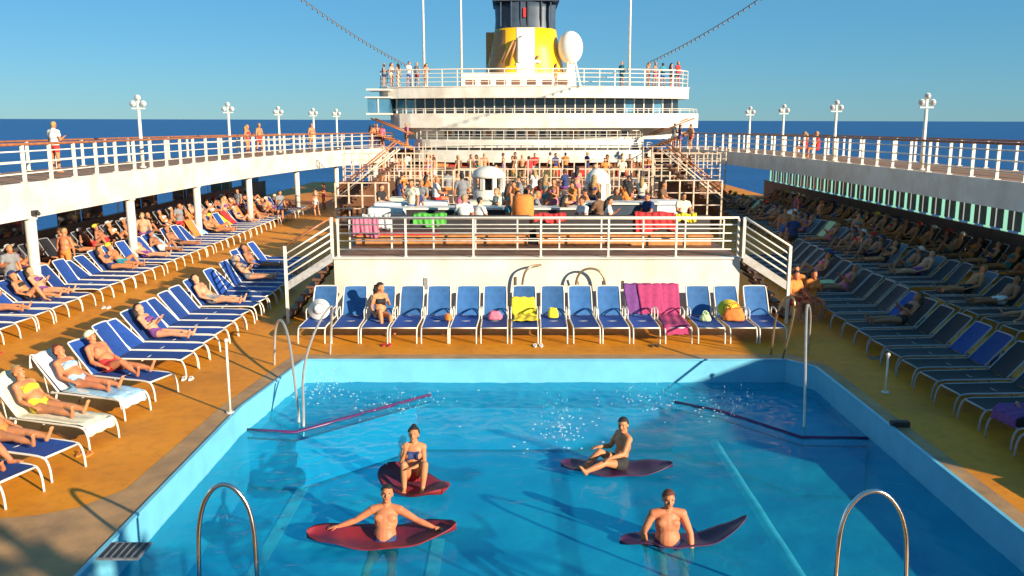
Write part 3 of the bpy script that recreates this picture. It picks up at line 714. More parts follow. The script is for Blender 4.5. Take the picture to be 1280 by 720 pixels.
# left poolside row: five spread-out near loungers with guests, then a tight row running to the stairs
near = [(-7.55, 11.55), (-7.40, 12.45), (-7.45, 13.70), (-7.5, 15.10), (-7.42, 16.20)]
nlab = ['blue lounger nearest the camera on the left with bathers lying across it', 'blue lounger with raised leg frame just beyond the nearest left one', 'blue lounger covered by a cream towel in the left poolside row',
        'blue lounger covered by a pale pink towel in the left poolside row', 'blue lounger under the broad tanned man, last before the row gap on the left']
for (x, y), lb in zip(near, nlab): lounger(x, y, R(-19), lb, G1, 46)
near_p = [('lie_m_fine', 0, 0, 3, 'dark', 'teal', 'sunbather lying flat with one knee up on the nearest left lounger'),
          ('rec_f_fine', 1, 1, 0, 'blond', 'orange', 'fair-haired sunbather stretched out on the second left lounger'),
          ('rec_f_fine', 2, 2, 0, 'blond', 'yellow', 'sunbather with hair tied up resting on the cream towel'),
          ('rec_f_fine', 3, 3, 3, 'auburn', 'pale blue', 'sunbather in pale blue swimwear resting on the pale pink towel'),
          ('rec_m_fine', 4, 4, 3, 'grey', 'red', 'broad tanned man in a cap and red trunks reclining before the row gap')]
for key, i, j, sk, hr, c, lb in near_p:
    x, y = near[i]; person(key, lb, (x + .02, y, .012 if i in (2, 3) else 0), R(-19), sk, hr, (c, c), 'sunbathers on the loungers', hatc='cream')
towel(near[2][0], near[2][1], R(-19), 46, 'cream towel draped over the backrest and seat of the third left lounger', 'cream', 'full')
towel(near[3][0], near[3][1], R(-19), 46, 'pale pink towel draped over the fourth left lounger', 'white', 'full')
towel(near[3][0], near[3][1] - .0, R(-19), 46, 'pale blue towel laid along the foot of the fourth left lounger', 'pale blue', 'seat', .012)
towel(near[1][0], near[1][1], R(-19), 46, 'pale green towel over the back of the second left lounger', 'pale green', 'back')
k = 0; y = 17.55
while y < 31:
    k += 1; x = -7.55 - .018 * (y - 17) - (.4 if y > 28 else 0)
    where = '%s past the gap, left poolside row' % ordw(k)
    occ = k in (3, 8, 13, 16)
    lounger(x, y, R(-5) + jit(), ('occupied' if occ else 'empty') + ' blue lounger, %s past the gap in the left poolside row' % ordw(k), G1, rnd.choice([50, 54, 46, 58, 42, 12 if not occ else 50]))
    if occ: occupant(x, y, R(-5), where, 50)
    y += .72 if k % 7 else .95
# outer left row
k = 0; y = 15.2
while y < 52:
    k += 1; x = -12.75 - .004 * (y - 16)
    a = rnd.choice([38, 44, 50, 56, 60]); occ = (k in (1, 3) or (k > 7 and rnd.random() < .62))
    lounger(x, y, R(-5) + jit(4), ('occupied' if occ else 'empty') + ' blue lounger, %s from the near end, outer left row' % ordw(k), G2, a, far=y > 32)
    if occ: occupant(x, y, R(-5), '%s lounger of outer left row' % ordw(k), a)
    elif rnd.random() < .35:
        c = rnd.choice(['white', 'orange', 'red', 'pale blue', 'yellow']); towel(x, y, R(-5), a, '%s towel on the %s lounger of the outer left row' % (c, ordw(k)), c, 'back')
    y += .78 if k % 6 else 1.15
# under the left walkway
k = 0; y = 19.0
while y < 56:
    k += 1; x = -15.9; occ = rnd.random() < .92; a = rnd.choice([50, 56])
    lounger(x, y, R(0) + jit(8), ('occupied' if occ else 'empty') + ' dark lounger under the left walkway, %s from the near end' % ordw(k), G3, a, M_blue_shade, far=True, fr=M_dframe)
    if occ: occupant(x, y, R(0), '%s lounger under left walkway' % ordw(k), a)
    y += rnd.uniform(1.0, 1.5)
# people standing and walking between the left rows
STD = {'stand_m': 'standing person, {c} shorts, {d} shirt,', 'stand_bare': 'standing bare-chested man, {c} shorts,', 'stand_f': 'standing woman in {c} swimwear', 'sit_m': 'seated man, {c} shorts, {d} shirt,', 'sit_f': 'seated long-haired woman in {d} top'}
def stander(x, y, z, where, key=None, rz=None, grp='people around the ship decks', c=None, d=None):
    key = key or rnd.choice(['stand_m', 'stand_bare', 'stand_f', 'stand_m']); c = c or rnd.choice(CN); d = d or rnd.choice(['white', 'red', 'orange', 'navy', 'pink', 'teal', 'grey'])
    return person(key, STD[key].format(c=c, d=d) + ' ' + where, (x, y, z), rnd.uniform(0, 6.28) if rz is None else rz, rnd.choice([0, 0, 1, 3]), rnd.choice(['dark', 'brown', 'blond', 'dark']), (c, c if key == 'stand_f' else d), grp, scale=rnd.uniform(.95, 1.03))
for i, (x, y) in enumerate([(-14.2, 24.6), (-14.6, 28.5), (-15.0, 29.1), (-14.1, 33.5), (-14.4, 38), (-13.9, 42.5), (-14.6, 47), (-12.0, 45.5), (-10.9, 49), (-11.3, 53)]):
    stander(x, y, 0, 'left deck shade, %s nearest' % ordw(i + 1))

# row behind the pool, facing the camera
xs = [-4.68, -3.92, -3.22, -2.52, -1.82, -1.12, -.42, .30, 1.00, 1.72, 2.42, 3.14, 3.86, 4.66, 5.38, 6.10]
bl = {0: 'with a white straw hat on it, leftmost', 2: 'carrying the seated woman', 6: 'with a pink bag and shoes, seventh', 7: 'covered by a bright yellow towel', 8: 'with a small yellow bag, ninth', 11: 'draped in a dark violet towel', 12: 'draped in a magenta towel', 14: 'holding the orange beach bag', 15: 'at the right end'}
for i, x in enumerate(xs):
    lb = 'sunlit blue lounger %s, row behind the pool' % bl.get(i, 'standing empty, ' + ordw(i + 1) + ' from the left')
    lounger(x, 20.95, R(-90) + jit(1.5), lb, G4, 56, M_blue, M_blue2)
def at_back(x): return (x, 20.95, R(-90))
person('sit_bik', 'dark-haired woman in dark bikini sitting on the third lounger behind the pool', (-3.15, 20.9, -.05), R(-65), 0, 'dark', ('black', 'black'), 'people on the row behind the pool')
towel(*at_back(xs[7]), 56, 'bright yellow crumpled towel on the eighth lounger behind the pool', 'yellow', 'mid')
towel(*at_back(xs[11]), 56, 'dark violet towel draped over the lounger left of the magenta one', 'purple', 'back')
towel(*at_back(xs[12]), 56, 'magenta towel draped over back and seat of the thirteenth lounger', 'magenta', 'full')
towel(xs[12] - .38, 20.93, R(-90), 56, 'magenta and pink wrap hanging between two loungers behind the pool', 'magenta', 'back')
def blob_bag(x, y, z, r, label, col, handles=True, rz=0):
    t = thing('beach_bag', label, 'bag', (x, y, z), rz)
    s = MB()
    def fn(u, v):
        a = 2 * math.pi * u; zz = v * r[2]; k = (1 + .22 * math.sin(math.pi * v)) * (1 - .30 * v) * (1 + .12 * math.sin(3 * a + x * 9) + .08 * math.sin(7 * a + 5 * v + x))
        return (r[0] * k * math.cos(a) * (1 + .06 * math.sin(5 * a)), r[1] * k * math.sin(a), zz)
    s.grid(fn, 20, 8); s.add([fn(i / 20, 0) for i in range(20)], [tuple(range(20))]); s.add([fn(i / 20, .97) for i in range(20)], [tuple(range(20))])
    s.build('bag_body', CLOTH[col], t)
    if handles:
        for e in (-1, 1):
            h = MB(); h.tube(sm([(-r[0] * .45, e * r[1] * .6, r[2] * .95), (-r[0] * .35, e * r[1] * .7, r[2] * 1.4), (r[0] * .35, e * r[1] * .7, r[2] * 1.4), (r[0] * .45, e * r[1] * .6, r[2] * .95)], 2), .012, 6); h.build('handle', CLOTH[col], t)
    return t
def hat(x, y, z, label, col, tilt=(0, 0, 0), band='brown', sc=1):
    t = thing('sun_hat', label, 'hat', (x, y, z)); t.rotation_euler = tilt; t.scale = (sc,) * 3
    s = MB(); n = 24; rings = [(0, .23), (.006, .23), (.018, .11), (.09, .098), (.12, .06), (.125, .002)]; vs = []
    for zz, r in rings:
        for j in range(n): vs.append((r * math.cos(2 * math.pi * j / n), r * math.sin(2 * math.pi * j / n), zz + (.012 * math.sin(4 * math.pi * j / n) if r > .2 else 0)))
    s.add(vs, [(i * n + j, i * n + (j + 1) % n, (i + 1) * n + (j + 1) % n, (i + 1) * n + j) for i in range(5) for j in range(n)], True)
    s.build('crown_and_brim', CLOTH[col], t)
    s = MB(); s.tube([(.112 * math.cos(2 * math.pi * j / n), .112 * math.sin(2 * math.pi * j / n), .03) for j in range(n + 1)], .012, 6); s.build('hat_band', CLOTH[band], t)
hat(-4.70, 21.0, .60, 'white straw hat propped on the leftmost lounger behind the pool', 'white', (R(62), 0, R(0)), sc=1.15)
hat(5.28, 20.95, .60, 'yellow sun hat resting on top of the orange beach bag', 'yellow', (R(48), 0, 0), 'orange', 1.25)
blob_bag(5.36, 20.75, .385, (.24, .12, .30), 'orange beach bag on the lounger second from the right end', 'orange')
blob_bag(-.42, 20.85, .385, (.16, .10, .20), 'pale pink bag on the seventh lounger behind the pool', 'pink', False)
blob_bag(1.0, 21.05, .385, (.12, .08, .24), 'small yellow bag leaning on the ninth lounger behind the pool', 'yellow', False)
blob_bag(-1.82 + .28, 20.75, .385, (.08, .06, .16), 'small orange pouch beside the fifth lounger behind the pool', 'orange', False)
blob_bag(4.66, 20.7, .385, (.12, .10, .16), 'small green and white pouch on the lounger beside the magenta towel', 'pale green')
def sandals(x, y, label, col):
    t = thing('sandals', label, 'sandals', (x, y, .004))
    for e in (-1, 1):
        s = MB(); s.prism([(e * .07 + .04 * math.cos(a) * (1 if math.sin(a) < 0 else 1.15), .12 * math.sin(a)) for a in [2 * math.pi * j / 14 for j in range(14)]], 0, .02)
        s.tube([(e * .07 - .04, .02, .02), (e * .07 - .02, .03, .055), (e * .07 + .02, .03, .055), (e * .07 + .04, .02, .02)], .008, 6); s.build('sandal', CLOTH[col], t)
sandals(-2.9, 19.75, 'pair of red sandals on the deck before the seated woman', 'red')
sandals(.6, 19.7, 'pair of white sandals below the yellow towel', 'white')
sandals(3.3, 19.7, 'pair of brown sandals before the magenta towel', 'brown')

# right rows, in the shade of the right walkway
k = 0; y = 9.2
while y < 32:
    k += 1; x = 8.75 + .045 * max(0, y - 16)
    occ = y < 30 and k in (4, 5, 6, 14, 19, 22)
    bm_ = M_blue if k in (10, 11, 15) else M_blue_shade
    lounger(x, y, R(180 + 5) + jit(2), ('occupied' if occ else 'empty') + ' dark lounger, %s from the near end, right poolside row' % ordw(k), G5, 46, M_blue_shade, bm_, fr=M_dframe)
    if occ: occupant(x, y, R(185), '%s lounger of right poolside row' % ordw(k), 46, {4: 'rec_f_knee', 5: 'rec_f', 6: 'rec_m'}.get(k))
    y += .86
towel(8.75 + .045 * 0, 9.2 + .86 * 5, R(185), 46, 'purple towel over the sixth lounger of the right poolside row', 'purple', 'seat', .15)
towel(9.4, 26.0, R(185), 46, 'pale yellow towel spread on a far lounger of the right poolside row', 'pale green', 'seat')
k = 0; y = 14.5
while y < 54:
    k += 1; x = 12.55; a = rnd.choice([44, 50]); occ = rnd.random() < .62 and k > 3
    lounger(x, y, R(184) + jit(3), ('occupied' if occ else 'empty') + ' dark lounger, %s from the near end, middle right row' % ordw(k), G6, a, M_blue_shade, M_grey if k % 3 == 0 else M_blue_shade, far=True, fr=M_dframe)
    if occ: occupant(x, y, R(184), '%s lounger of middle right row' % ordw(k), a)
    elif rnd.random() < .2:
        c = rnd.choice(['white', 'pale green', 'teal', 'olive']); towel(x, y, R(184), a, '%s towel on the %s lounger of the middle right row' % (c, ordw(k)), c, 'back')
    y += .86 if k % 6 else 1.3
k = 0; y = 19.5
while y < 56:
    k += 1; x = 15.9; occ = rnd.random() < .9; a = rnd.choice([50, 56])
    lounger(x, y, R(180) + jit(6), ('occupied' if occ else 'empty') + ' dark lounger by the green windscreen, %s from the near end' % ordw(k), G7, a, M_blue_shade, M_blue_shade, far=True, fr=M_dframe)
    if occ: occupant(x, y, R(180), '%s lounger by the green windscreen' % ordw(k), a)
    y += rnd.uniform(.95, 1.4)
for i, (x, y) in enumerate([(10.6, 33), (11.2, 36), (14.0, 40), (14.2, 44), (10.4, 46), (13.8, 35)]):
    stander(x, y, 0, 'right lounger rows, %s nearest' % ordw(i + 1))
for i, (x, y) in enumerate([(7.6, 23.2), (7.9, 22.6), (7.35, 22.3)]):
    person('sit_m' if i != 1 else 'sit_f', '%s sitting by the right stairs, %s' % ('man in red' if i != 1 else 'woman in orange', ('nearer the pool row', 'between the two men', 'nearest the stair post')[i]), (x, y, 0), R(-100 + 20 * i), 3, 'dark', ('red', 'orange'), 'people by the right stairs')

for i, (x, y, c) in enumerate([(-6.6, 12.9, 'orange'), (-8.4, 14.6, 'red'), (-6.5, 17.0, 'white'), (-8.9, 18.9, 'navy'), (-8.8, 22.0, 'teal'), (-11.5, 19.0, 'red'), (-11.3, 24.0, 'white'), (9.9, 14.0, 'white'), (7.9, 18.6, 'grey')]):
    sandals(x, y, '%s sandals left on the deck among the %s loungers, %s pair from the camera' % (c, 'left' if x < 0 else 'right', ordw(i + 1 if x < 0 else i - 6)), c)
for i, (x, y, c) in enumerate([(-8.6, 12.9, 'teal'), (-8.9, 16.9, 'white'), (-9.0, 20.6, 'orange'), (-14.1, 18.2, 'red'), (-13.9, 22.4, 'grey'), (-13.9, 27.1, 'yellow'), (10.1, 17.6, 'navy'), (10.2, 21.5, 'olive')]):
    blob_bag(x, y, 0, (.20, .13, .30), '%s beach bag standing on the %s deck behind the loungers, %s from the camera' % (c, 'left' if x < 0 else 'right', ordw(i + 1 if x < 0 else i - 5)), c, True, i)
# ------------------------------------------------------------------ bathers on floats
M_float = mat('float_mat', (.22, .010, .016), .6, var=.5, vscale=2.2, col2=(.07, .008, .04))
M_floatd = mat('float_dark', (.06, .015, .06), .45, var=.4, vscale=2.2)
def floatmat(label, x, y, rz, L, W, curl=(.1, .1), z=-.40, m=None, th=.035, rim=.05, sag=.0):
    s = MB()
    def prof(u, v, up):
        t = u * 2 - 1; w = W * (max(1 - abs(t) ** 2.6, 0) ** .55) * .5 + .012
        zz = (curl[1] * max(t, 0) ** 3 + curl[0] * max(-t, 0) ** 3)
        e = 1 - abs(v * 2 - 1) ** 4
        return (t * L / 2, (v * 2 - 1) * w, zz + (th * e * up) + rim * (v * 2 - 1) ** 2 - sag * (1 - min(1, t * t * 2.5)) + .012 * math.sin(t * 9 + v * 3))
    s.grid(lambda u, v: prof(u, v, 1), 36, 10); s.grid(lambda u, v: prof(u, v, -.4), 36, 10)
    return tag(s.build('pool_float', m or M_float, None, (x, y, z + .03), rz), label, 'pool float', 'maroon pool floats')
K = 1.0185
floatmat('red and navy float under the bather sitting with knees up', -1.50 * K, 12.62 * K, R(-48), 1.45, .82, (.10, .12), m=M_float, z=-.52, rim=.07, sag=.04)
person('float_knees', 'dark-haired bather sitting with knees drawn up on the red float', (-1.50 * K, 12.60 * K, -.50), R(-88), 0, 'dark', ('red', 'navy'), 'bathers on pool floats')
floatmat('long crimson float below the man with arms spread wide', -1.72 * K, 10.84 * K, R(3), 2.0, .72, (.06, .13), m=M_float, z=-.50, rim=.09, sag=.06)
person('float_spread', 'bare-chested man leaning back with both arms spread along his float', (-1.69 * K, 10.70 * K, -.57), R(-92), 3, 'dark', ('navy',), 'bathers on pool floats')
floatmat('long maroon float under the boy seen from the side', 1.66 * K, 13.22 * K, R(-3), 1.80, .66, (.07, .10), m=M_floatd, z=-.51, rim=.06, sag=.03)
person('float_side', 'dark-haired boy in dark shorts sitting sideways on the maroon float', (1.50 * K, 13.20 * K, -.52), R(203), 0, 'dark', ('black',), 'bathers on pool floats')
floatmat('dark float with a raised curved tip under the man facing the camera', 2.25 * K, 10.80 * K, R(2), 1.7, .42, (-.02, .30), m=M_floatd, z=-.50, rim=.05, sag=.05)
person('float_front', 'stocky man with short reddish hair sitting upright facing the camera on his float', (2.04 * K, 10.72 * K, -.58), R(-90), 3, 'auburn', ('navy',), 'bathers on pool floats')

# ------------------------------------------------------------------ raised bar terrace in the middle
TZ = 1.65
def terrace():
    t = thing('raised_terrace', 'white fronted raised terrace behind the row of loungers', 'terrace', (.65, 22.6, 0))
    s = MB(); s.box((0, .1, .80), (10.55, .2, 1.60)); s.box((0, .08, 1.62), (10.6, .26, .05)); s.build('front_wall', M_fascia, t)
    s = MB(); s.box((0, 12.1, TZ - .03), (10.5, 23.7, .06)); s.build('terrace_floor', mat('terrace_boards', (.22, .11, .06), .6, var=.5, vscale=2), t)
    for e in (-1, 1):
        s = MB(); s.box((e * 5.17, 12.1, .80), (.2, 23.7, 1.56)); s.build('side_wall', M_fascia, t)
    s = MB(); s.box((-2.9, -.012, .95), (.10, .02, .30)); s.build('wall_fitting', M_plate, t)
    for x in (-.55, 1.75, 2.25): 
        s = MB(); s.box((x, -.012, 1.02 if x < 0 else .92), (.05, .03, .22)); s.build('wall_fitting', M_tubeb, t)
terrace()
railing('terrace_railing', 'white five-bar railing along the front edge of the raised terrace', 'railing', [(-4.5, 22.62, TZ), (5.85, 22.62, TZ)], 1.02, 1.75, (.2, .42, .62, .84), (.05, .05), hm=M_rail, handr=.03)
railing('inner_railing', 'second white railing just behind the terrace front one', 'railing', [(-4.45, 24.0, TZ), (5.8, 24.0, TZ)], .85, 1.15, (.3, .58), (.04, .04), hm=M_rail, handr=.022, railr=.014)
for e, x0, x1, lab in ((-1, -4.62, -5.75, 'left'), (1, 5.95, 7.05, 'right')):
    t = thing('terrace_stairs', 'white railed stairs going down from the %s end of the terrace' % lab, 'stairs', (x0, 22.4, 0))
    dx = x1 - x0; z0, z1 = TZ, .95
    s = MB(); s.add([(0, 0, z0 - .1), (dx, -.35, z1 - .1), (dx, -.35, z1 + .12), (0, 0, z0 + .14), (0, .06, z0 - .1), (dx, -.29, z1 - .1), (dx, -.29, z1 + .12), (0, .06, z0 + .14)],
                      [(0, 1, 2, 3), (7, 6, 5, 4), (0, 4, 5, 1), (1, 5, 6, 2), (2, 6, 7, 3), (3, 7, 4, 0)], False); s.build('stringer', M_rail if e > 0 else M_plate, t)
    for q in (.30, .48, .66, .84):
        s = MB(); s.tube([(0, .03, z0 + q), (dx, -.32, z1 + q)], .022, 6); s.build('rail_bar', M_rail, t)
    s = MB(); s.tube([(0, .03, z0 + 1.05), (dx, -.32, z1 + 1.05)], .03, 6); s.build('handrail', M_rail if e > 0 else M_wood, t)
    for (a, b, z) in ((0, .03, z0), (dx, -.32, 0)):
        s = MB(); s.box((a, b, (z0 + 1.05 if a == 0 else z1 + 1.06) / 2 + (z / 2 if a == 0 else 0)), (.07, .06, (1.05 if a == 0 else z1 + 1.06))); s.build('post', M_rail, t)
    for i in range(8):
        zz = TZ - .2 * (i + 1); s = MB(); s.box((dx * .12 + .0, .45 + .0, zz - .04) if False else (e * (.15 + .16 * i), .75, zz), (.26, 1.1, .05)); s.box((e * (.03 + .16 * i), .75, zz + .07), (.02, 1.1, .18)); s.build('tread', M_brown, t)
# curved steel handles in front of the wall
for (x0, x1, y, h, lab) in ((.25, .75, 22.3, 1.45, 'single curved brass handle against the white terrace wall'), (1.62, 2.42, 22.3, 1.42, 'double arched brass handle against the white terrace wall right of centre')):
    s = MB(); w = x1 - x0
    s.tube(sm([(0, 0, 0), (.0, 0, h * .7), (w * .15, 0, h * .93), (w * .5, 0, h), (w * .85, 0, h * .93), (w, 0, h * .7), (w, 0, 0)] if x0 > 1 else [(0, 0, 0), (0, 0, h * .75), (w * .3, 0, h), (w, .25, h)]), .03, 8)
    if x0 > 1: s.tube(sm([(.12, .1, 0), (.12, .1, h * .65), (.05, .1, h * .8)]), .02, 6)
    tag(s.build('grab_rail', M_tubeb, None, (x0, y, 0)), lab, 'grab rail', 'arched handles by the terrace wall')

# furniture on the terrace
def bench(x, y, w, label, m, d=.5, h=.45, back=True, z=TZ):
    t = thing('bench', label, 'bench', (x, y, z))
    s = MB()
    for i in range(4): s.box((0, -d / 2 + d * (i + .5) / 4, h), (w, d / 4 - .015, .05))
    s.build('seat', m, t)
    s = MB(); s.box((0, 0, h / 2 - .03), (w - .1, d * .8, h - .08)); s.build('plinth', m, t)
    if back:
        s = MB(); s.box((0, d / 2 + .03, .42), (w, .06, .80)); s.build('backrest', M_dark, t)
bench(-2.0, 25.0, 5.0, 'long orange wooden bench behind the left half of the terrace railing', M_wood2, h=.27)
bench(3.2, 25.0, 5.0, 'long orange wooden bench behind the right half of the terrace railing', M_wood2, h=.27)
def counter(x, y, w, d, h, label, m, top, z=TZ):
    t = thing('bar_counter', label, 'counter', (x, y, z)); s = MB(); s.box((0, 0, h / 2), (w, d, h)); s.build('front_panel', m, t)
    s = MB(); s.box((0, 0, h + .03), (w + .15, d + .15, .06)); s.build('top', top, t); return t
counter(-.6, 27.0, 5.2, .7, .85, 'dark low counter in the middle of the terrace', M_dark, M_rail)
counter(3.4, 27.6, 2.2, .7, .95, 'dark blue counter right of centre on the terrace', M_fgrey, M_rail)
def table(x, y, label, cloth='white', w=1.1, d=.8, z=TZ, h=.74):
    t = thing('table', label, 'table', (x, y, z))
    s = MB(); s.box((0, 0, h), (w, d, .04)); s.build('tabletop', M_white, t)
    for a in (-1, 1):
        for b in (-1, 1):
            s = MB(); s.cyl((a * (w / 2 - .08), b * (d / 2 - .08)), .025, 0, h - .02, 6); s.build('leg', M_rail, t)
    if cloth:
        s = MB(); n = 40
        def fn(u, v):
            a = 2 * math.pi * u; cx = max(-1, min(1, 1.5 * math.cos(a))) * (w / 2 + .02); cy = max(-1, min(1, 1.5 * math.sin(a))) * (d / 2 + .02)
            k = 1 + .06 * v * (1 + math.sin(14 * a)); return (cx * k, cy * k, h + .03 - .34 * v)
        s.grid(fn, n, 3); s.add([fn(i / n, 0) for i in range(n)], [tuple(range(n))], False)
        o = s.build('tablecloth', CLOTH[cloth], None, (x, y, z)); tag(o, cloth + ' cloth covering ' + label.split(' table')[0] + ' table', 'tablecloth', 'tablecloths on the terrace')
tl = [(-4.0, 28.3, 'white'), (-2.7, 28.6, 'white'), (-4.1, 30.2, 'white'), (-2.8, 30.6, 'white'), (-3.9, 32.3, 'cream'), (-1.2, 30.8, 'cream'), (4.9, 29.0, 'white'), (5.3, 31.0, 'white'), (3.6, 32.5, 'cream')]
tn = ['nearest left terrace', 'near left terrace inner', 'second left terrace', 'second left inner terrace', 'far left terrace', 'far centre terrace', 'near right terrace', 'second right terrace', 'far right terrace']
for (x, y, c), nme in zip(tl, tn): table(x, y, nme + ' table with white legs', c)
# folded covers, screens and cushions that colour the terrace
def drape(x, y, z, w, h, label, col, cat='towel'):
    ph = rnd.uniform(0, 6); s = MB()
    def fn(u, v):
        a = (v - .5) * 2; d = .06 + .03 * abs(a)
        return ((u - .5) * w * (1 + .06 * a * math.sin(u * 3 + ph)), (d if a > 0 else -d) * min(1, abs(a) * 5) + .035 * math.sin(u * 16 + ph) * abs(a) + .02 * math.sin(u * 37 + 3 * a), -h * abs(a) * (1 + .12 * math.sin(u * 5 + ph)) + .02 * math.sin(u * 11 + ph))
    s.grid(fn, 30, 16); o = s.build('towel', CLOTH[col], None, (x, y, z)); tag(o, label, cat)
    md = o.modifiers.new('thick', 'SOLIDIFY'); md.thickness = .015
drape(-2.35, 25.28, TZ + .88, .95, .36, 'bright green towel hanging over the left bench back on the terrace', 'green')
drape(4.1, 25.28, TZ + .90, 1.15, .55, 'large bright red towel hanging over the right bench back on the terrace', 'red')
drape(1.1, 25.28, TZ + .88, .9, .25, 'narrow red towel on the bench back right of the orange shell chair', 'red')
drape(5.0, 25.28, TZ + .86, .6, .22, 'yellow towel at the right end of the terrace bench', 'yellow')
drape(-3.9, 25.28, TZ + .86, .8, .40, 'white towel hanging at the left end of the terrace bench', 'white')
drape(-4.0, 24.0, TZ + .88, .7, .5, 'pink towel hanging on the inner terrace railing near its left end', 'pink')
s = MB(); s.box((0, 0, 0), (2.3, .42, .05)); tag(s.build('seat_pad', CLOTH['red'], None, (-3.2, 24.98, TZ + .33)), 'long red seat pad on the left terrace bench', 'seat pad')
def barrel(x, y, label):
    t = thing('barrel_chair', label, 'chair', (x, y, TZ)); s = MB()
    s.tube([(0, 0, .5), (0, 0, .6), (0, 0, .95), (0, 0, 1.3), (0, 0, 1.38)], 0, 16, rs=[.26, .30, .33, .30, .2], flat=.8); s.build('shell', CLOTH['orange'], t)
    s = MB(); s.cyl((0, 0), .04, 0, .5, 8); s.cyl((0, 0), .22, 0, .03, 14); s.build('pedestal', M_dark, t)
barrel(.32, 25.7, 'orange rounded shell chair at the middle of the terrace railing')
# round white kiosk with arched openings
def kiosk(x, y, r, label, h=1.6, z=TZ):
    t = thing('kiosk', label, 'kiosk', (x, y, z))
    s = MB(); s.cyl((0, 0), r, 0, .8, 20); s.build('base_wall', M_white, t)
    for i in range(8):
        a = 2 * math.pi * (i + .5) / 8; s = MB(); s.box((r * .93 * math.cos(a), r * .93 * math.sin(a), .8 + h * .25), (.12, .16, h * .5), a); s.build('pillar', M_white, t)
    s = MB(); pr = [(r * 1.06, .8 + h * .5), (r * 1.05, .8 + h * .62), (r * .85, .8 + h * .82), (r * .45, .8 + h * .95), (.02, .8 + h)]
    s.tube([(0, 0, z_) for _, z_ in pr], 0, 20, rs=[p for p, _ in pr]); s.build('dome', M_white, t)
    s = MB(); s.cyl((0, 0), r * .6, .8, .8 + h * .5, 12); s.build('core', M_dark, t)
kiosk(-.95, 36.0, .66, 'small white domed kiosk with dark openings at the middle of the terrace', .95)
kiosk(3.0, 31.0, .42, 'slim white domed kiosk right of centre on the terrace', 1.1)
# crowd on the terrace
spots = [(-4.4, 26.2), (-3.9, 29.2), (-3.1, 27.4), (-2.0, 28.0), (-1.4, 25.8), (-.9, 25.9), (-.6, 29.3), (.2, 28.2), (.9, 27.9), (1.4, 29.5), (2.0, 25.9), (2.3, 28.5), (2.8, 30.2), (3.0, 26.3), (3.5, 29.4), (4.1, 27.0), (4.4, 30.2), (4.9, 26.7), (5.4, 27.6), (5.2, 25.9), (-4.6, 31.5), (-3.4, 33), (0, 33), (1.1, 34.5), (2.2, 33.4), (3.2, 35), (-4.2, 27.4), (-2.6, 26.7), (-.1, 26.6), (1.7, 27.0), (2.6, 27.1), (4.6, 28.0), (-3.2, 29.6), (-1.7, 30.1), (.6, 30.6), (1.2, 31.6), (4.0, 31.3), (5.6, 32.2), (-2.9, 35.0), (-1.8, 36.0), (.2, 35.6), (2.7, 37.0), (4.9, 37.5), (-3.0, 40.5), (2.4, 41.5), (4.2, 42.0), (4.4, 34.4), (5.3, 36), (-4.5, 36), (-3.6, 38), (3.6, 39), (-5.0, 40), (5.6, 39.5), (-.8, 41), (1.0, 42)]
spots = [p for i, p in enumerate(sorted(spots, key=lambda p: p[1])) if not (p[0] < -1.9 and p[1] < 32 and i % 3) and not (p[0] > 4.2 and p[1] < 31 and i % 2)]
for i, (x, y) in enumerate(spots):
    key = rnd.choice(['stand_m', 'stand_f', 'sit_m', 'sit_f', 'sit_m', 'sit_f', 'sit_m', 'sit_f'])
    zone = 'left' if x < -2 else 'right' if x > 3 else 'central'
    zz = TZ
    stander(x, y, zz, 'raised terrace %s, %s nearest' % ({'left': 'left', 'right': 'right', 'central': 'centre'}[zone], ordw(i + 1)), key, grp='guests on the raised terrace', d=rnd.choice(['red', 'orange', 'white', 'brown', 'navy', 'black', 'grey', 'cream']))
    if key.startswith('sit'):
        t = thing('stool', 'dark stool under the %s guest of the terrace crowd' % ordw(i + 1), 'stool', (x, y, zz), group='stools on the terrace')
        s = MB(); s.cyl((-.1, 0), .19, .37, .42, 12); s.build('seat', M_brown, t); s = MB(); s.cyl((-.1, 0), .03, 0, .37, 6); s.cyl((-.1, 0), .17, 0, .02, 12); s.build('pedestal', M_steel, t)

# ------------------------------------------------------------------ walkways left and right
def offset(path, d):
    out = []
    for i, p in enumerate(path):
        a = V(path[max(i - 1, 0)]); b = V(path[min(i + 1, len(path) - 1)]); t = (b - a).normalized(); out.append((p[0] - t.y * d, p[1] + t.x * d))
    return out
def ribbon(s, pa, pb, z0, z1):
    n = len(pa); vs = [(x, y, z0) for x, y in pa] + [(x, y, z0) for x, y in pb] + [(x, y, z1) for x, y in pa] + [(x, y, z1) for x, y in pb]
    fs = []
    for i in range(n - 1):
        fs += [(i, i + 1, n + i + 1, n + i), (2 * n + i, 3 * n + i, 3 * n + i + 1, 2 * n + i + 1), (i, 2 * n + i, 2 * n + i + 1, i + 1), (n + i, n + i + 1, 3 * n + i + 1, 3 * n + i)]
    fs += [(0, n, 3 * n, 2 * n), (n - 1, 3 * n - 1, 4 * n - 1, 2 * n - 1)]
    s.add(vs, fs, False)
LW = [(-13.3, 6), (-13.3, 20), (-13.3, 30), (-13.2, 38), (-12.8, 44), (-12.1, 50), (-11.0, 56), (-9.8, 60), (-8.4, 63.5)]
RW = [(14.0, 6), (14.0, 20), (14.0, 34), (13.95, 44), (13.6, 50), (13.0, 56), (12.3, 60), (11.3, 63.5)]
M_wdeck = mat('walkway_boards', (.42, .20, .08), .6, var=.35, vscale=3)
M_screen = None
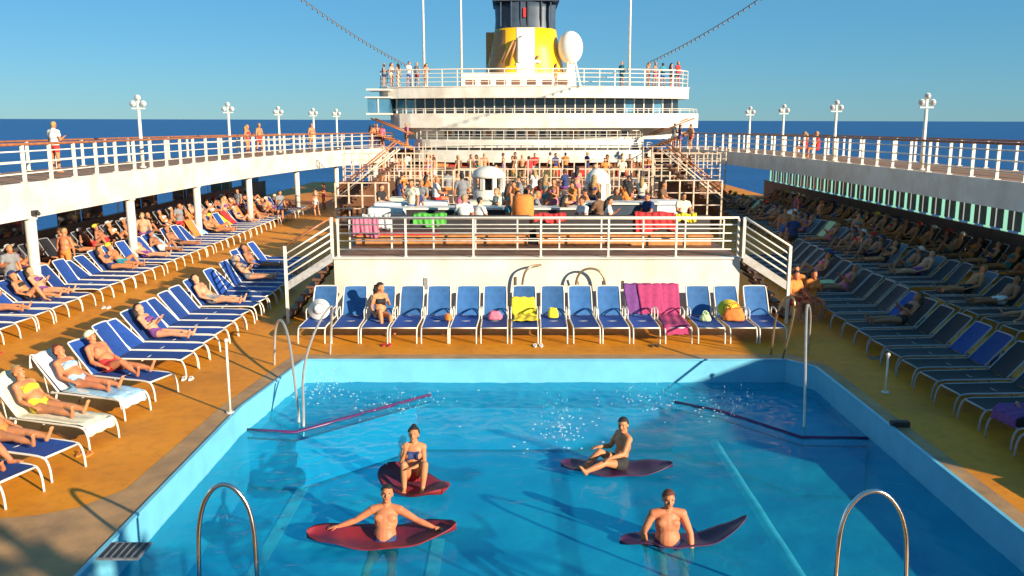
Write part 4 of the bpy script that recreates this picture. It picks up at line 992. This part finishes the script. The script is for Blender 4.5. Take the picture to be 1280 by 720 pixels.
def screen_mat(name, c, a):
    m = bpy.data.materials.new(name); m.use_nodes = True; n = m.node_tree.nodes; l = m.node_tree.links
    tr = n.new('ShaderNodeBsdfTransparent'); tr.inputs['Color'].default_value = (*c, 1)
    tl = n.new('ShaderNodeBsdfTranslucent'); tl.inputs['Color'].default_value = (*c, 1)
    gl = n['Principled BSDF']; gl.inputs['Base Color'].default_value = (*[x * .6 for x in c], 1); gl.inputs['Roughness'].default_value = .1
    m1 = n.new('ShaderNodeMixShader'); m1.inputs[0].default_value = a; l.new(tr.outputs[0], m1.inputs[1]); l.new(tl.outputs[0], m1.inputs[2])
    m2 = n.new('ShaderNodeMixShader'); m2.inputs[0].default_value = .12; l.new(m1.outputs[0], m2.inputs[1]); l.new(gl.outputs[0], m2.inputs[2])
    l.new(m2.outputs[0], n['Material Output'].inputs['Surface']); return m
M_gscreen = screen_mat('green_screen', (.46, .70, .62), .8)
M_cscreen = screen_mat('clear_screen', (.70, .80, .85), .12)
for nm, path, e in (('left', LW, 1), ('right', RW, -1)):
    t = thing('upper_walkway', 'white upper walkway with deep fascia along the %s side of the ship' % nm, 'walkway')
    outp = offset(path, 4.3 * e)
    s = MB(); ribbon(s, path, offset(path, .14 * e), 2.48 if e > 0 else 2.66, 3.46); s.build('fascia', M_fascia, t)
    s = MB(); ribbon(s, offset(path, .15 * e), outp, 3.18, 3.38); s.build('soffit_slab', M_white, t)
    s = MB(); ribbon(s, offset(path, .16 * e), offset(path, 4.25 * e), 3.384, 3.40); s.build('walkway_floor', M_wdeck, t)
    if nm == 'left':
        for x, y in ((-13.45, 18.0), (-13.45, 24.5), (-13.45, 31.0), (-13.4, 37.5), (-13.1, 44), (-12.4, 51), (-11.3, 57), (-9.6, 62)):
            s = MB(); s.cyl((x, y), .15, 0, 2.5, 14); s.cyl((x, y), .19, 0, .06, 14); s.cyl((x, y), .19, 2.42, 2.475, 14); s.build('column', M_fascia, t)
        for y in (21.6, 27.0, 34.2):
            s = MB(); s.box((-13.29, y, 2.97), (.03, .9, .62)); s.build('access_panel', M_white, t)
        s = MB(); s.box((-13.25, 24.4, 2.62), (.12, .22, .14)); s.ell((-13.15, 24.4, 2.6), .06); s.build('speaker', M_dark, t)
    for pp, off, lab, h, sp in ((path, .05, 'inner', 1.04, 1.42), (path, 4.15, 'outer', 1.06, 2.0)):
        q = [(x, y, 3.40 if off > 1 else 3.46) for x, y in offset(pp, off * e)][1:]
        railing('walkway_railing', '%s railing of the %s upper walkway, white posts under a brown handrail' % (lab, nm), 'railing', q, h, sp, (.25, .55, .85) if off < 1 else (.35, .7), (.05, .095), handr=.04, railr=.02)
    # outer bulwark with glass
    bx = -17.9 if nm == 'left' else 18.3
    t = thing('windscreen', ('pale green glass' if e < 0 else 'clear glass') + ' windscreen panels on the %s ship side' % nm, 'windscreen', (bx, 8, 0))
    s = MB(); hb = 1.1 if e < 0 else 1.05; s.box((0, 28, hb / 2), (.12, 56, hb)); s.box((0, 28, hb + .02), (.2, 56, .06)); s.build('bulwark', mat('bulwark_shaded', (.06, .055, .06) if e > 0 else (.16, .19, .20), .5, var=.5, vscale=1), t)  # bulwark colour darkened to stand for the shade under the walkway
    if e < 0:
        pan = MB(); pan.box((0, 0, 2.15), (.02, .50, 2.05)); pme = pan.mesh('glass_panel', M_gscreen)
        pp_ = MB(); pp_.box((0, 0, 2.2), (.09, .34, 1.95)); qme = pp_.mesh('post', mat('screen_post', (.16, .20, .22), .5))
        pf = MB(); pf.box((0, 0, 2.2), (.02, .58, 1.95)); fme = pf.mesh('glass_panel', mat('grey_tint_glass', (.18, .28, .29), .15))
        for i in range(46): link('glass_panel', pme, t, (0, .58 + 1.2 * i, 0)); link('post', qme, t, (0, 1.2 * i + .15, 0)); link('glass_panel', fme, t, (-.01, 1.2 * i - .3, 0)).scale = (1, .8, 1)
    else:
        pp_ = MB(); pp_.box((0, 0, 2.1), (.05, .06, 2.1)); qme = pp_.mesh('post', M_rail)
        for i in range(14): link('post', qme, t, (0, 4 * i, 0))
        gp = MB(); gp.box((0, 0, 1.75), (.03, 1.86, 1.35)); gme = gp.mesh('glass_panel', M_glassd)
        for i in range(0, 18): 
            if i % 3: link('glass_panel', gme, t, (0, 19.5 + 2 * i, 0))
# lamp posts
def lamp(x, y, label, e=1, h=2.55):
    t = thing('deck_lamp', label, 'floodlight', (x, y, 3.40), group='floodlight posts on the walkways')
    s = MB(); s.cyl((0, 0), .08, 0, h - .35, 10, .06); s.cyl((0, 0), .13, 0, .05, 10); s.build('pole', M_rail, t)
    s = MB(); s.box((0, 0, h - .3), (.5, .07, .05)); s.box((0, 0, h - .05), (.08, .08, .5)); s.build('bracket', M_rail, t)
    for i, (dx, dz) in enumerate(((-.20, -.12), (.20, -.12), (0, .10))):
        s = MB(); s.ell((dx, -.02, h + dz), (.12, .09, .12), n=14, m=8); f = s.build('lamp_head', M_rail, t)
        s = MB(); s.ell((dx, -.10, h + dz), (.085, .05, .085), n=14, m=8); s.build('lamp_glass', M_lamp, f)
for nm, xs_ in (('left', [(-14.35, 34.5), (-14.3, 45.2), (-14.2, 54.5), (-13.3, 60), (-12.3, 62.8)]), ('right', [(15.0, 32.5), (15.0, 41.5), (15.0, 49.5), (14.6, 55)])):
    for i, (x, y) in enumerate(xs_): lamp(x, y, 'white floodlight post on the %s walkway, %s from the near end' % (nm, ordw(i + 1)))
for (x, y, key, lab, rz) in ((-15.3, 29.8, 'stand_m', 'person with pale hat walking on the near left walkway', 1.2), (-14.3, 50.5, 'stand_bare', 'bare-chested man leaning at the left walkway railing beneath a lamp', -.4), (-14.6, 49.2, 'stand_f', 'woman in red swimwear beside the bare-chested man on the left walkway', -.3), (-12.9, 57.5, 'stand_bare', 'man in orange shorts far along the left walkway', -.6), (14.6, 43.0, 'sit_m', 'man in red seated on the right walkway', 2.9), (14.4, 44.2, 'sit_f', 'woman in red seated on the right walkway', 2.8)):
    person(key, lab, (x, y, 3.4), rz, 0, 'blond', ('orange' if 'orange' in lab else 'red', 'red' if 'red' in lab else 'white'), 'people on the upper walkways')

# ------------------------------------------------------------------ forward superstructure
def arcplan(xl, xr, yf, bulge, yb, n=28, rc=1.0):
    cx = (xl + xr) / 2; hw = (xr - xl) / 2; out = []
    for i in range(n + 1):
        t = -1 + 2 * i / n; x = cx + hw * math.sin(t * math.pi / 2) if False else cx + hw * t
        y = yf + bulge * t * t + (rc * max(0, (abs(t) - .9) / .1) ** 2)
        out.append((x, y))
    return out + [(xr, yb), (xl, yb)]
def superstructure():
    t = thing('ship_superstructure', 'white tiered forward superstructure with curved balconies and a dark window band', 'ship bridge', (1.5, 62, 0))
    def band(name, z0, z1, xl, xr, yf, bulge, m, yb=76, par=t, smooth=False):
        s = MB(); s.prism([(x - 1.5, y - 62) for x, y in arcplan(xl, xr, yf, bulge, yb)], z0, z1, smooth); return s.build(name, m, par)
    band('lower_hall', 0, 2.5, -8.5, 11.5, 66, 1, M_brown)
    band('balcony_band', 2.52, 3.34, -7.0, 10.0, 60.6, 1.6, M_fascia)
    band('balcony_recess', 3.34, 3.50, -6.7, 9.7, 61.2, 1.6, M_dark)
    band('balcony_band', 3.50, 4.05, -6.9, 9.4, 61.0, 1.8, M_fascia)
    band('recess_wall', 4.05, 4.85, -8.0, 12.6, 64.0, 1.0, M_fascia)
    band('balcony_band', 4.85, 5.85, -8.8, 13.5, 62.0, 2.0, M_fascia)
    band('bridge_wall', 5.85, 6.90, -9.0, 12.2, 63.2, 2.0, M_dark)
    band('roof_band', 6.90, 7.65, -9.6, 12.8, 62.0, 2.2, M_fascia)
    band('roof_trim', 7.65, 7.70, -9.65, 12.85, 61.95, 2.2, M_rail)
    # dark openings in the recess
    for i in range(18):
        x = -4.6 + i * .75
        if 8.6 < x: continue
        s = MB(); yy = 64.0 + ((x - 2.3) / 10.3) ** 2
        s.box((x - 1.5, yy - 62 - .03, 4.45), (.52, .05, .36 if i % 3 else .5)); s.build('window', M_glassd if i % 4 else M_brown, t)
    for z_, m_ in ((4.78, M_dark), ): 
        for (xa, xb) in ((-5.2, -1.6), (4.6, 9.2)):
            s = MB(); s.box(((xa + xb) / 2 - 1.5, 61.98 - 62 + .1, z_), (xb - xa, .2, .08)); s.build('dark_trim', m_, t)  # dark trim strips below the upper balcony band
    n = 30; path = [(x, y) for x, y in arcplan(-9.02, 12.22, 63.15, 2.0, 76, n)][:n + 1]
    for i in range(n):
        a = V(path[i]); b = V(path[i + 1]); c = (a + b) / 2; L = (b - a).length; ang = math.atan2((b - a).y, (b - a).x)
        mm = M_glassb if (i < 3) else M_glassd
        s = MB(); s.box((0, 0, 6.37), (L * .88, .05, .9)); o = s.build('window', mm if i not in (24, 27) else M_glassb, t, (c.x - 1.5, c.y - 62, 0), ang)
        s = MB(); s.box((-L / 2, -.05, 6.37), (.07, .08, 1.04)); s.build('mullion', M_rail, o)
    # sloped glazed wing on the left
    s = MB(); s.box((-10.9, 2.4, 6.4), (1.5, 2.5, 1.0)); wg = s.build('bridge_wing', M_glassb, t)
    s = MB(); s.box((-10.9, 2.4, 6.95), (1.8, 2.8, .10)); s.box((-10.9, 2.4, 5.82), (1.7, 2.6, .12)); s.box((-10.9, 2.6, 7.5), (1.7, 2.6, .12)); s.box((-10.9, 1.13, 6.4), (.08, .06, 1.0)); s.build('wing_frame', M_rail, wg)
    # pale deckhouse on the roof, behind the rail
    s = MB(); s.box((-1.0, 7.0, 8.25), (8.6, 3.0, 1.15)); s.build('deckhouse', M_white, t)
    for i in range(7):
        s = MB(); s.box((-4.6 + i * 1.15, 5.48, 8.2), (.7, .06, .35)); s.build('window', M_brown, t)
    # soffit light strip and columns of the lower hall
    for i in range(12):
        s = MB(); s.cyl((-7.4 + i * 1.55, .2), .10, 0, 2.5, 8); s.build('column', M_rail, t)
    for i in range(11):
        s = MB(); s.box((-6.6 + 1.45 * i, -.35, 2.12 + .03 * (i % 3)), (1.38, .10, .62)); s.build('fascia_panel', [M_wood2, CLOTH['red'], M_brown, M_wood2, M_wood][i % 5], t)
    s = MB(); s.box((0, 3.6, 1.0), (18, .3, 1.4)); s.build('bar_front', M_wood2, t)
superstructure()
rp = [(x, y, 7.7) for x, y in arcplan(-9.5, 12.7, 62.15, 2.2, 76)[:29]]
railing('roof_railing', 'white railing around the top deck of the forward superstructure', 'railing', rp, 1.15, 1.1, (.3, .6, .88), (.06, .06), hm=M_rail, handr=.05, railr=.03)
for i, x in enumerate([-9.8, -9.2, -8.7, -7.9, -7.3, -6.6, 10.2, 10.7, 11.3, 11.9, 12.4, 8.2, 3.2]):
    stander(x * .94 + .1, 64.2, 7.7, 'top deck rail, %s from the left' % ordw([1, 2, 3, 4, 5, 6, 9, 10, 11, 12, 13, 8, 7][i]), grp='people on the top deck')
for z_, xa, xb, yf, bl_ in ((4.05, -6.8, 9.3, 61.05, 1.8), (3.34, -6.9, 9.9, 60.65, 1.6), (5.85, -8.7, 13.4, 62.05, 2.0)):
    q = [(x, y, z_) for x, y in arcplan(xa, xb, yf, bl_, 76, rc=1.0)[:29]]
    railing('balcony_railing', 'thin white railing along the %s balcony of the superstructure' % {4.05: 'middle', 3.34: 'lowest', 5.85: 'upper'}[z_], 'railing', q, {4.05: .62, 3.34: .5, 5.85: .32}[z_], .8, (.2,) if z_ == 5.85 else (.18, .36), (.035, .035), hm=M_rail, handr=.025, railr=.014)
# side tiers: brown stair towers at both ends of the balconies
for sx, cx, lab in ((-1, -8.6, 'left'), (1, 11.4, 'right')):
    t = thing('stair_tower', 'brown wooden stair tower with railings at the %s end of the balconies' % lab, 'stairs', (cx, 62.5, 0))
    for i in range(12):
        s = MB(); s.box((-sx * (1.6 - i * .24), 0, 3.5 + i * .10), (.3, 2.0, .06)); s.box((-sx * (1.6 - i * .24) , .0, 3.42 + i * .10), (.04, 2.0, .14)); s.build('tread', M_wood2, t)
    for q in (-1, 1):
        s = MB(); s.tube([(-sx * 1.7, q, 4.4), (sx * 1.1, q, 5.5)], .05, 6); s.build('handrail', M_wood, t)
    s = MB(); s.box((0, 1.6, 1.7), (3.2, .12, 3.3)); s.build('back_panel', M_brown, t)
# funnel
def funnel():
    t = thing('funnel', 'yellow ship funnel with white centre stripe, emblem and dark grey top', 'funnel', (1.05, 72, 7.7)); t.scale = (1, 1, .87)
    def el(r, d, n=36, sq=.8): return [(math.copysign(abs(math.cos(2 * math.pi * j / n)) ** sq, math.cos(2 * math.pi * j / n)) * r, math.copysign(abs(math.sin(2 * math.pi * j / n)) ** sq, math.sin(2 * math.pi * j / n)) * d) for j in range(n)]
    def loft(levels, n=36):
        s = MB(); vs = []
        for z, r, d in levels: vs += [(x, y, z) for x, y in el(r, d, n)]
        s.add(vs, [(i * n + j, i * n + (j + 1) % n, (i + 1) * n + (j + 1) % n, (i + 1) * n + j) for i in range(len(levels) - 1) for j in range(n)], True)
        s.add(vs[-n:], [tuple(range(n))], False); return s
    loft([(0, 3.45, 3.6), (1.5, 3.15, 3.3), (3.5, 2.72, 2.9), (5.35, 2.42, 2.6)]).build('stack_body', M_yellow, t)
    loft([(5.35, 2.40, 2.58), (6.2, 2.35, 2.5), (6.9, 2.38, 2.5), (7.6, 2.42, 2.5)]).build('stack_top', M_fgrey, t)
    s = MB(); s.box((0, 0, 7.66), (5.1, 5.2, .12)); s.build('top_platform', M_fgrey, t)
    for x, r, h in ((-1.3, .5, 9.6), (-.3, .45, 10.0), (.9, .55, 9.4), (1.7, .3, 9.0)):
        s = MB(); s.cyl((x, -.4), r, 7.7, h, 14); s.build('exhaust_pipe', M_fgrey if x < .5 else M_plate, t)
    # fins down the grey top
    for x in (-1.9, -1.1, -.35, .15, 1.2, 1.9):
        s = MB(); s.box((x, -2.45 + abs(x) * .12, 6.5), (.10, .35, 2.1)); s.build('fin', M_fgrey if x != .15 else M_black, t)
    s = MB(); s.box((-.1, -2.62, 6.6), (.20, .1, .8)); s.build('marker_panel', CLOTH['red'], t)
    def stripe(x0, x1, z0, z1, proud):
        s = MB()
        def r_at(z): return (np.interp(z, [0, 1.5, 3.5, 5.35], [3.45, 3.15, 2.72, 2.42]), np.interp(z, [0, 1.5, 3.5, 5.35], [3.6, 3.3, 2.9, 2.6]))
        def fn(u, v):
            z = z0 + (z1 - z0) * v; x = x0 + (x1 - x0) * u; r, d = r_at(z)
            c = min(abs(x / r), .999) ** (1 / .8); y = -d * (math.sqrt(1 - c * c)) ** .8
            return (x, y - proud, z)
        s.grid(fn, 8, 14); return s, fn
    s, fn = stripe(-.70, .68, .05, 5.33, .03); s.build('white_stripe', M_white, t)
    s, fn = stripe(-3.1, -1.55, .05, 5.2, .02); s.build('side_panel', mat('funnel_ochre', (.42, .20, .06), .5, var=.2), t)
    # emblem: raised white lettering-like scroll standing off the stripe
    e = MB()
    for pts, r in (([(-.75, 0, 2.2), (-.3, 0, 2.0), (.3, 0, 2.15), (.7, 0, 2.5), (1.1, 0, 2.3)], .17),
                   ([(-.5, 0, 4.4), (-.5, 0, 2.3)], .22)):
        e.tube([(x, -2.98 - .03 * z, z) for x, _, z in sm(pts, 2)], r, 8)
    e.ell((-.05, -2.95, 3.6), (.62, .22, 1.15), n=18, m=12)
    e.build('emblem', M_white, t)
    for a_, b_ in (((-1.75, 0, 2.3), (-.95, 0, 4.2)), ((-1.3, 0, 2.1), (-.75, 0, 4.1)), ((.75, 0, 2.6), (1.0, 0, 2.9))):
        e = MB(); e.tube([(x, -3.02 - .02 * z, z) for x, _, z in (a_, b_)], .10, 8); e.build('emblem_stroke', mat('emblem_brown', (.34, .16, .06), .5), t)
    # radome
    t = thing('radome', 'white egg-shaped radome on a short pedestal right of the funnel', 'radome', (4.5, 70, 7.7))
    s = MB(); s.ell((0, 0, 3.2), (.96, .96, 1.25), n=28, m=18); s.build('dome', M_radome, t)
    s = MB(); s.cyl((0, 0), .45, 0, 1.95, 14, .35); s.build('pedestal', M_radome, t)
    for k in (0, 1, 2):
        a = k * 2.1; s = MB(); s.tube([(math.cos(a) * .9, math.sin(a) * .9, 0), (math.cos(a) * .4, math.sin(a) * .4, 2.1)], .07, 6); s.build('strut', M_radome, t)
funnel()
# masts
for x, y, h, lab in ((-6.6, 68, 14, 'thin white antenna mast left of the funnel, outermost'), (-3.8, 68, 14, 'thin white antenna mast left of the funnel, inner one'), (8.8, 68, 14, 'thin white antenna mast right of the radome')):
    t = thing('antenna_mast', lab, 'mast', (x, y, 7.7)); s = MB(); s.cyl((0, 0), .11, 0, h, 8, .03); s.build('pole', M_rail, t); s = MB(); s.cyl((0, 0), .2, 0, .25, 8); s.build('base', M_rail, t)
# bulb strings
for a, b, lab in (((-13.2, 40, 13.6), (-7.6, 66, 9.3), 'string of dark bulbs rising from the left of the top deck'), ((15.2, 40, 13.6), (9.9, 66, 9.5), 'string of dark bulbs rising from the right of the top deck')):
    a = V(a); b = V(b); d = b - a
    pts = [d * (i / 40) - V((0, 0, .45 * math.sin(math.pi * i / 40))) for i in range(41)]
    t = thing('string_light', lab, 'string light', a); s = MB(); s.tube(pts, .025, 5); s.build('cable', M_bulb, t)
    bb = MB(); bb.ell((0, 0, -.1), (.06, .06, .09), n=8, m=6); bme = bb.mesh('bulb', M_bulb)
    for i in range(1, 40): link('bulb', bme, t, pts[i])
# tall lattice railings beside the forward end of the terrace
def lattice(x0, x1, y, z0, z1, label, m, dx=.42, dz=.32):
    t = thing('lattice_screen', label, 'railing', (x0, y, z0)); w = x1 - x0; h = z1 - z0
    n = int(w / dx)
    s = MB(); s.box((0, 0, h / 2), (.055, .055, h)); pme = s.mesh('post', m)
    for i in range(n + 1): link('post', pme, t, (w * i / n, 0, 0))
    k = int(h / dz); s = MB()
    for i in range(k + 1): s.box((w / 2, .01, h * i / k), (w, .035, .035))
    s.build('cross_rails', m, t)
M_lat = mat('lattice_paint', (.74, .60, .46), .5, var=.3, vscale=3, col2=(.48, .30, .18))
lattice(-8.6, -3.4, 45.2, 1.4, 3.6, 'pale pink lattice railing left of the back of the terrace', M_lat)
lattice(-9.6, -4.6, 51.0, 1.4, 3.8, 'pale lattice railing further back on the left, before the stair tower', M_lat, .5)
lattice(7.2, 10.6, 45.2, 1.4, 3.6, 'pale pink lattice railing right of the terrace', M_lat)
lattice(7.6, 12.4, 51.5, 1.4, 3.8, 'pale lattice railing further back on the right', M_lat, .5)
lattice(-3.0, 7.2, 46.5, 1.65, 2.75, 'low pale railing across the back of the terrace', M_lat, .9, .37)
lattice(-4.9, -1.6, 38.5, 1.65, 3.1, 'pale lattice railing across the left back of the terrace', M_lat, .42, .3)
lattice(3.4, 6.0, 38.8, 1.65, 3.1, 'pale lattice railing across the right back of the terrace', M_lat, .42, .3)
lattice(-2.6, 7.0, 43.5, 1.65, 3.35, 'long pale lattice railing in front of the bar house', M_lat, .55, .4)
lattice(-6.6, -4.6, 33.0, .02, 2.9, 'tall pale lattice frame beside the left flank of the terrace', M_lat, .5, .42)
lattice(6.0, 8.2, 34.5, .02, 2.9, 'tall pale lattice frame beside the right flank of the terrace', M_lat, .5, .42)
for (x, y, sg, lb) in ((-6.9, 42, 1, 'left'), (8.6, 42, -1, 'right')):
    t = thing('wooden_stairs', 'reddish wooden stairs climbing to the balconies on the %s of the bar house' % lb, 'stairs', (x, y, 0))
    for k in range(14):
        s = MB(); s.box((sg * (-1.3 + .2 * k), 0, 1.0 + .17 * k), (.26, 1.6, .05)); s.box((sg * (-1.4 + .2 * k), 0, .92 + .17 * k), (.02, 1.6, .16)); s.build('tread', M_brown, t)
    for q in (-.85, .85):
        for zz in (.5, .9):
            s = MB(); s.tube([(sg * -1.5, q, 1.0 + zz), (sg * 1.5, q, 3.4 + zz)], .035, 6); s.build('handrail', M_wood if zz > .6 else M_lat, t)
    s = MB(); s.box((0, .9, 1.2), (3.0, .08, 2.3)); s.build('side_panel', M_brown, t)
# stepped back deck between terrace and superstructure
t = thing('bar_house', 'brown open bar house between the terrace and the balconies', 'bar', (1.5, 47, 0))
s = MB(); s.box((0, 7, .80), (20, 13.5, 1.55)); s.build('deck_block', M_brown, t)
s = MB(); s.box((0, 12.0, 1.95), (18.5, .2, .75)); s.build('back_wall', M_brown, t)
for i in range(14):
    s = MB(); s.box((-8.6 + i * 1.32, 11.85, 2.0), (.9, .06, .5)); s.build('panel', [M_wood2, M_dark, M_brown, CLOTH['red']][rnd.choice([0, 1, 2, 0, 1, 3])], t)
M_leaf = mat('leaf', (.07, .13, .03), .6, var=.4, vscale=20)
for i, (x, y) in enumerate([(-.6, 44.5), (.2, 44.8), (1.0, 44.4), (1.8, 44.9)]):
    t = thing('potted_plant', 'bushy green potted plant at the back of the terrace, %s from the left' % ordw(i + 1), 'plant', (x, y, TZ)); s = MB(); s.cyl((0, 0), .2, 0, .45, 12, .27); s.build('pot', M_white, t)
    s = MB()
    for k in range(170):
        d = V((rnd.gauss(0, 1), rnd.gauss(0, 1), rnd.gauss(0, 1))).normalized() * rnd.uniform(.15, .42); c = V((0, 0, .85)) + d; q = d.orthogonal().normalized() * .05; r = d.cross(q).normalized() * .03
        s.add([c - q, c - r, c + q + d * .1, c + r], [(0, 1, 2, 3)], False)
    s.build('foliage', M_leaf, t)
bh = sorted((rnd.uniform(-8.2, 11), rnd.uniform(47, 59)) for _ in range(34))
for i, (x, y) in enumerate(bh):
    stander(x, y, 1.58, 'bar house crowd, %s from the left' % ordw(i + 1), grp='crowd in the bar house', d=rnd.choice(['red', 'orange', 'brown', 'brown', 'navy', 'cream']))
for i in range(10):
    x, y = (rnd.uniform(-9.8, -7.2), rnd.uniform(60, 63)) if i % 2 else (rnd.uniform(10.6, 12.6), rnd.uniform(60, 63)); z = 3.4
    stander(x, y, z, 'at the %s stair tower, %s nearest' % ('left' if i % 2 else 'right', ordw(i // 2 + 1)), grp='people at the stair towers')

# ------------------------------------------------------------------ aft terrace the picture is taken from (behind the camera; throws the near shadows)
t = thing('aft_terrace', 'white aft viewing terrace deck facing the pool', 'terrace', (0, -4, 0)); s = MB(); s.box((0, 0, 3.3), (36, 7.4, .2)); s.build('slab', M_white, t)
railing('aft_railing', 'white railing of the aft viewing terrace', 'railing', [(-13, -.4, 3.4), (13, -.4, 3.4)], 1.1, 1.5, (.3, .6, .85), hm=M_wood)
for i, x in enumerate([2.9, 4.3, 4.9, 5.8, 6.3, 6.9, 7.7, 8.8]):
    stander(x, -.75 - .3 * (i % 2), 3.4, 'aft viewing rail, %s from the left' % ordw(i + 1), grp='people on the aft terrace')
scn.render.engine = 'CYCLES'
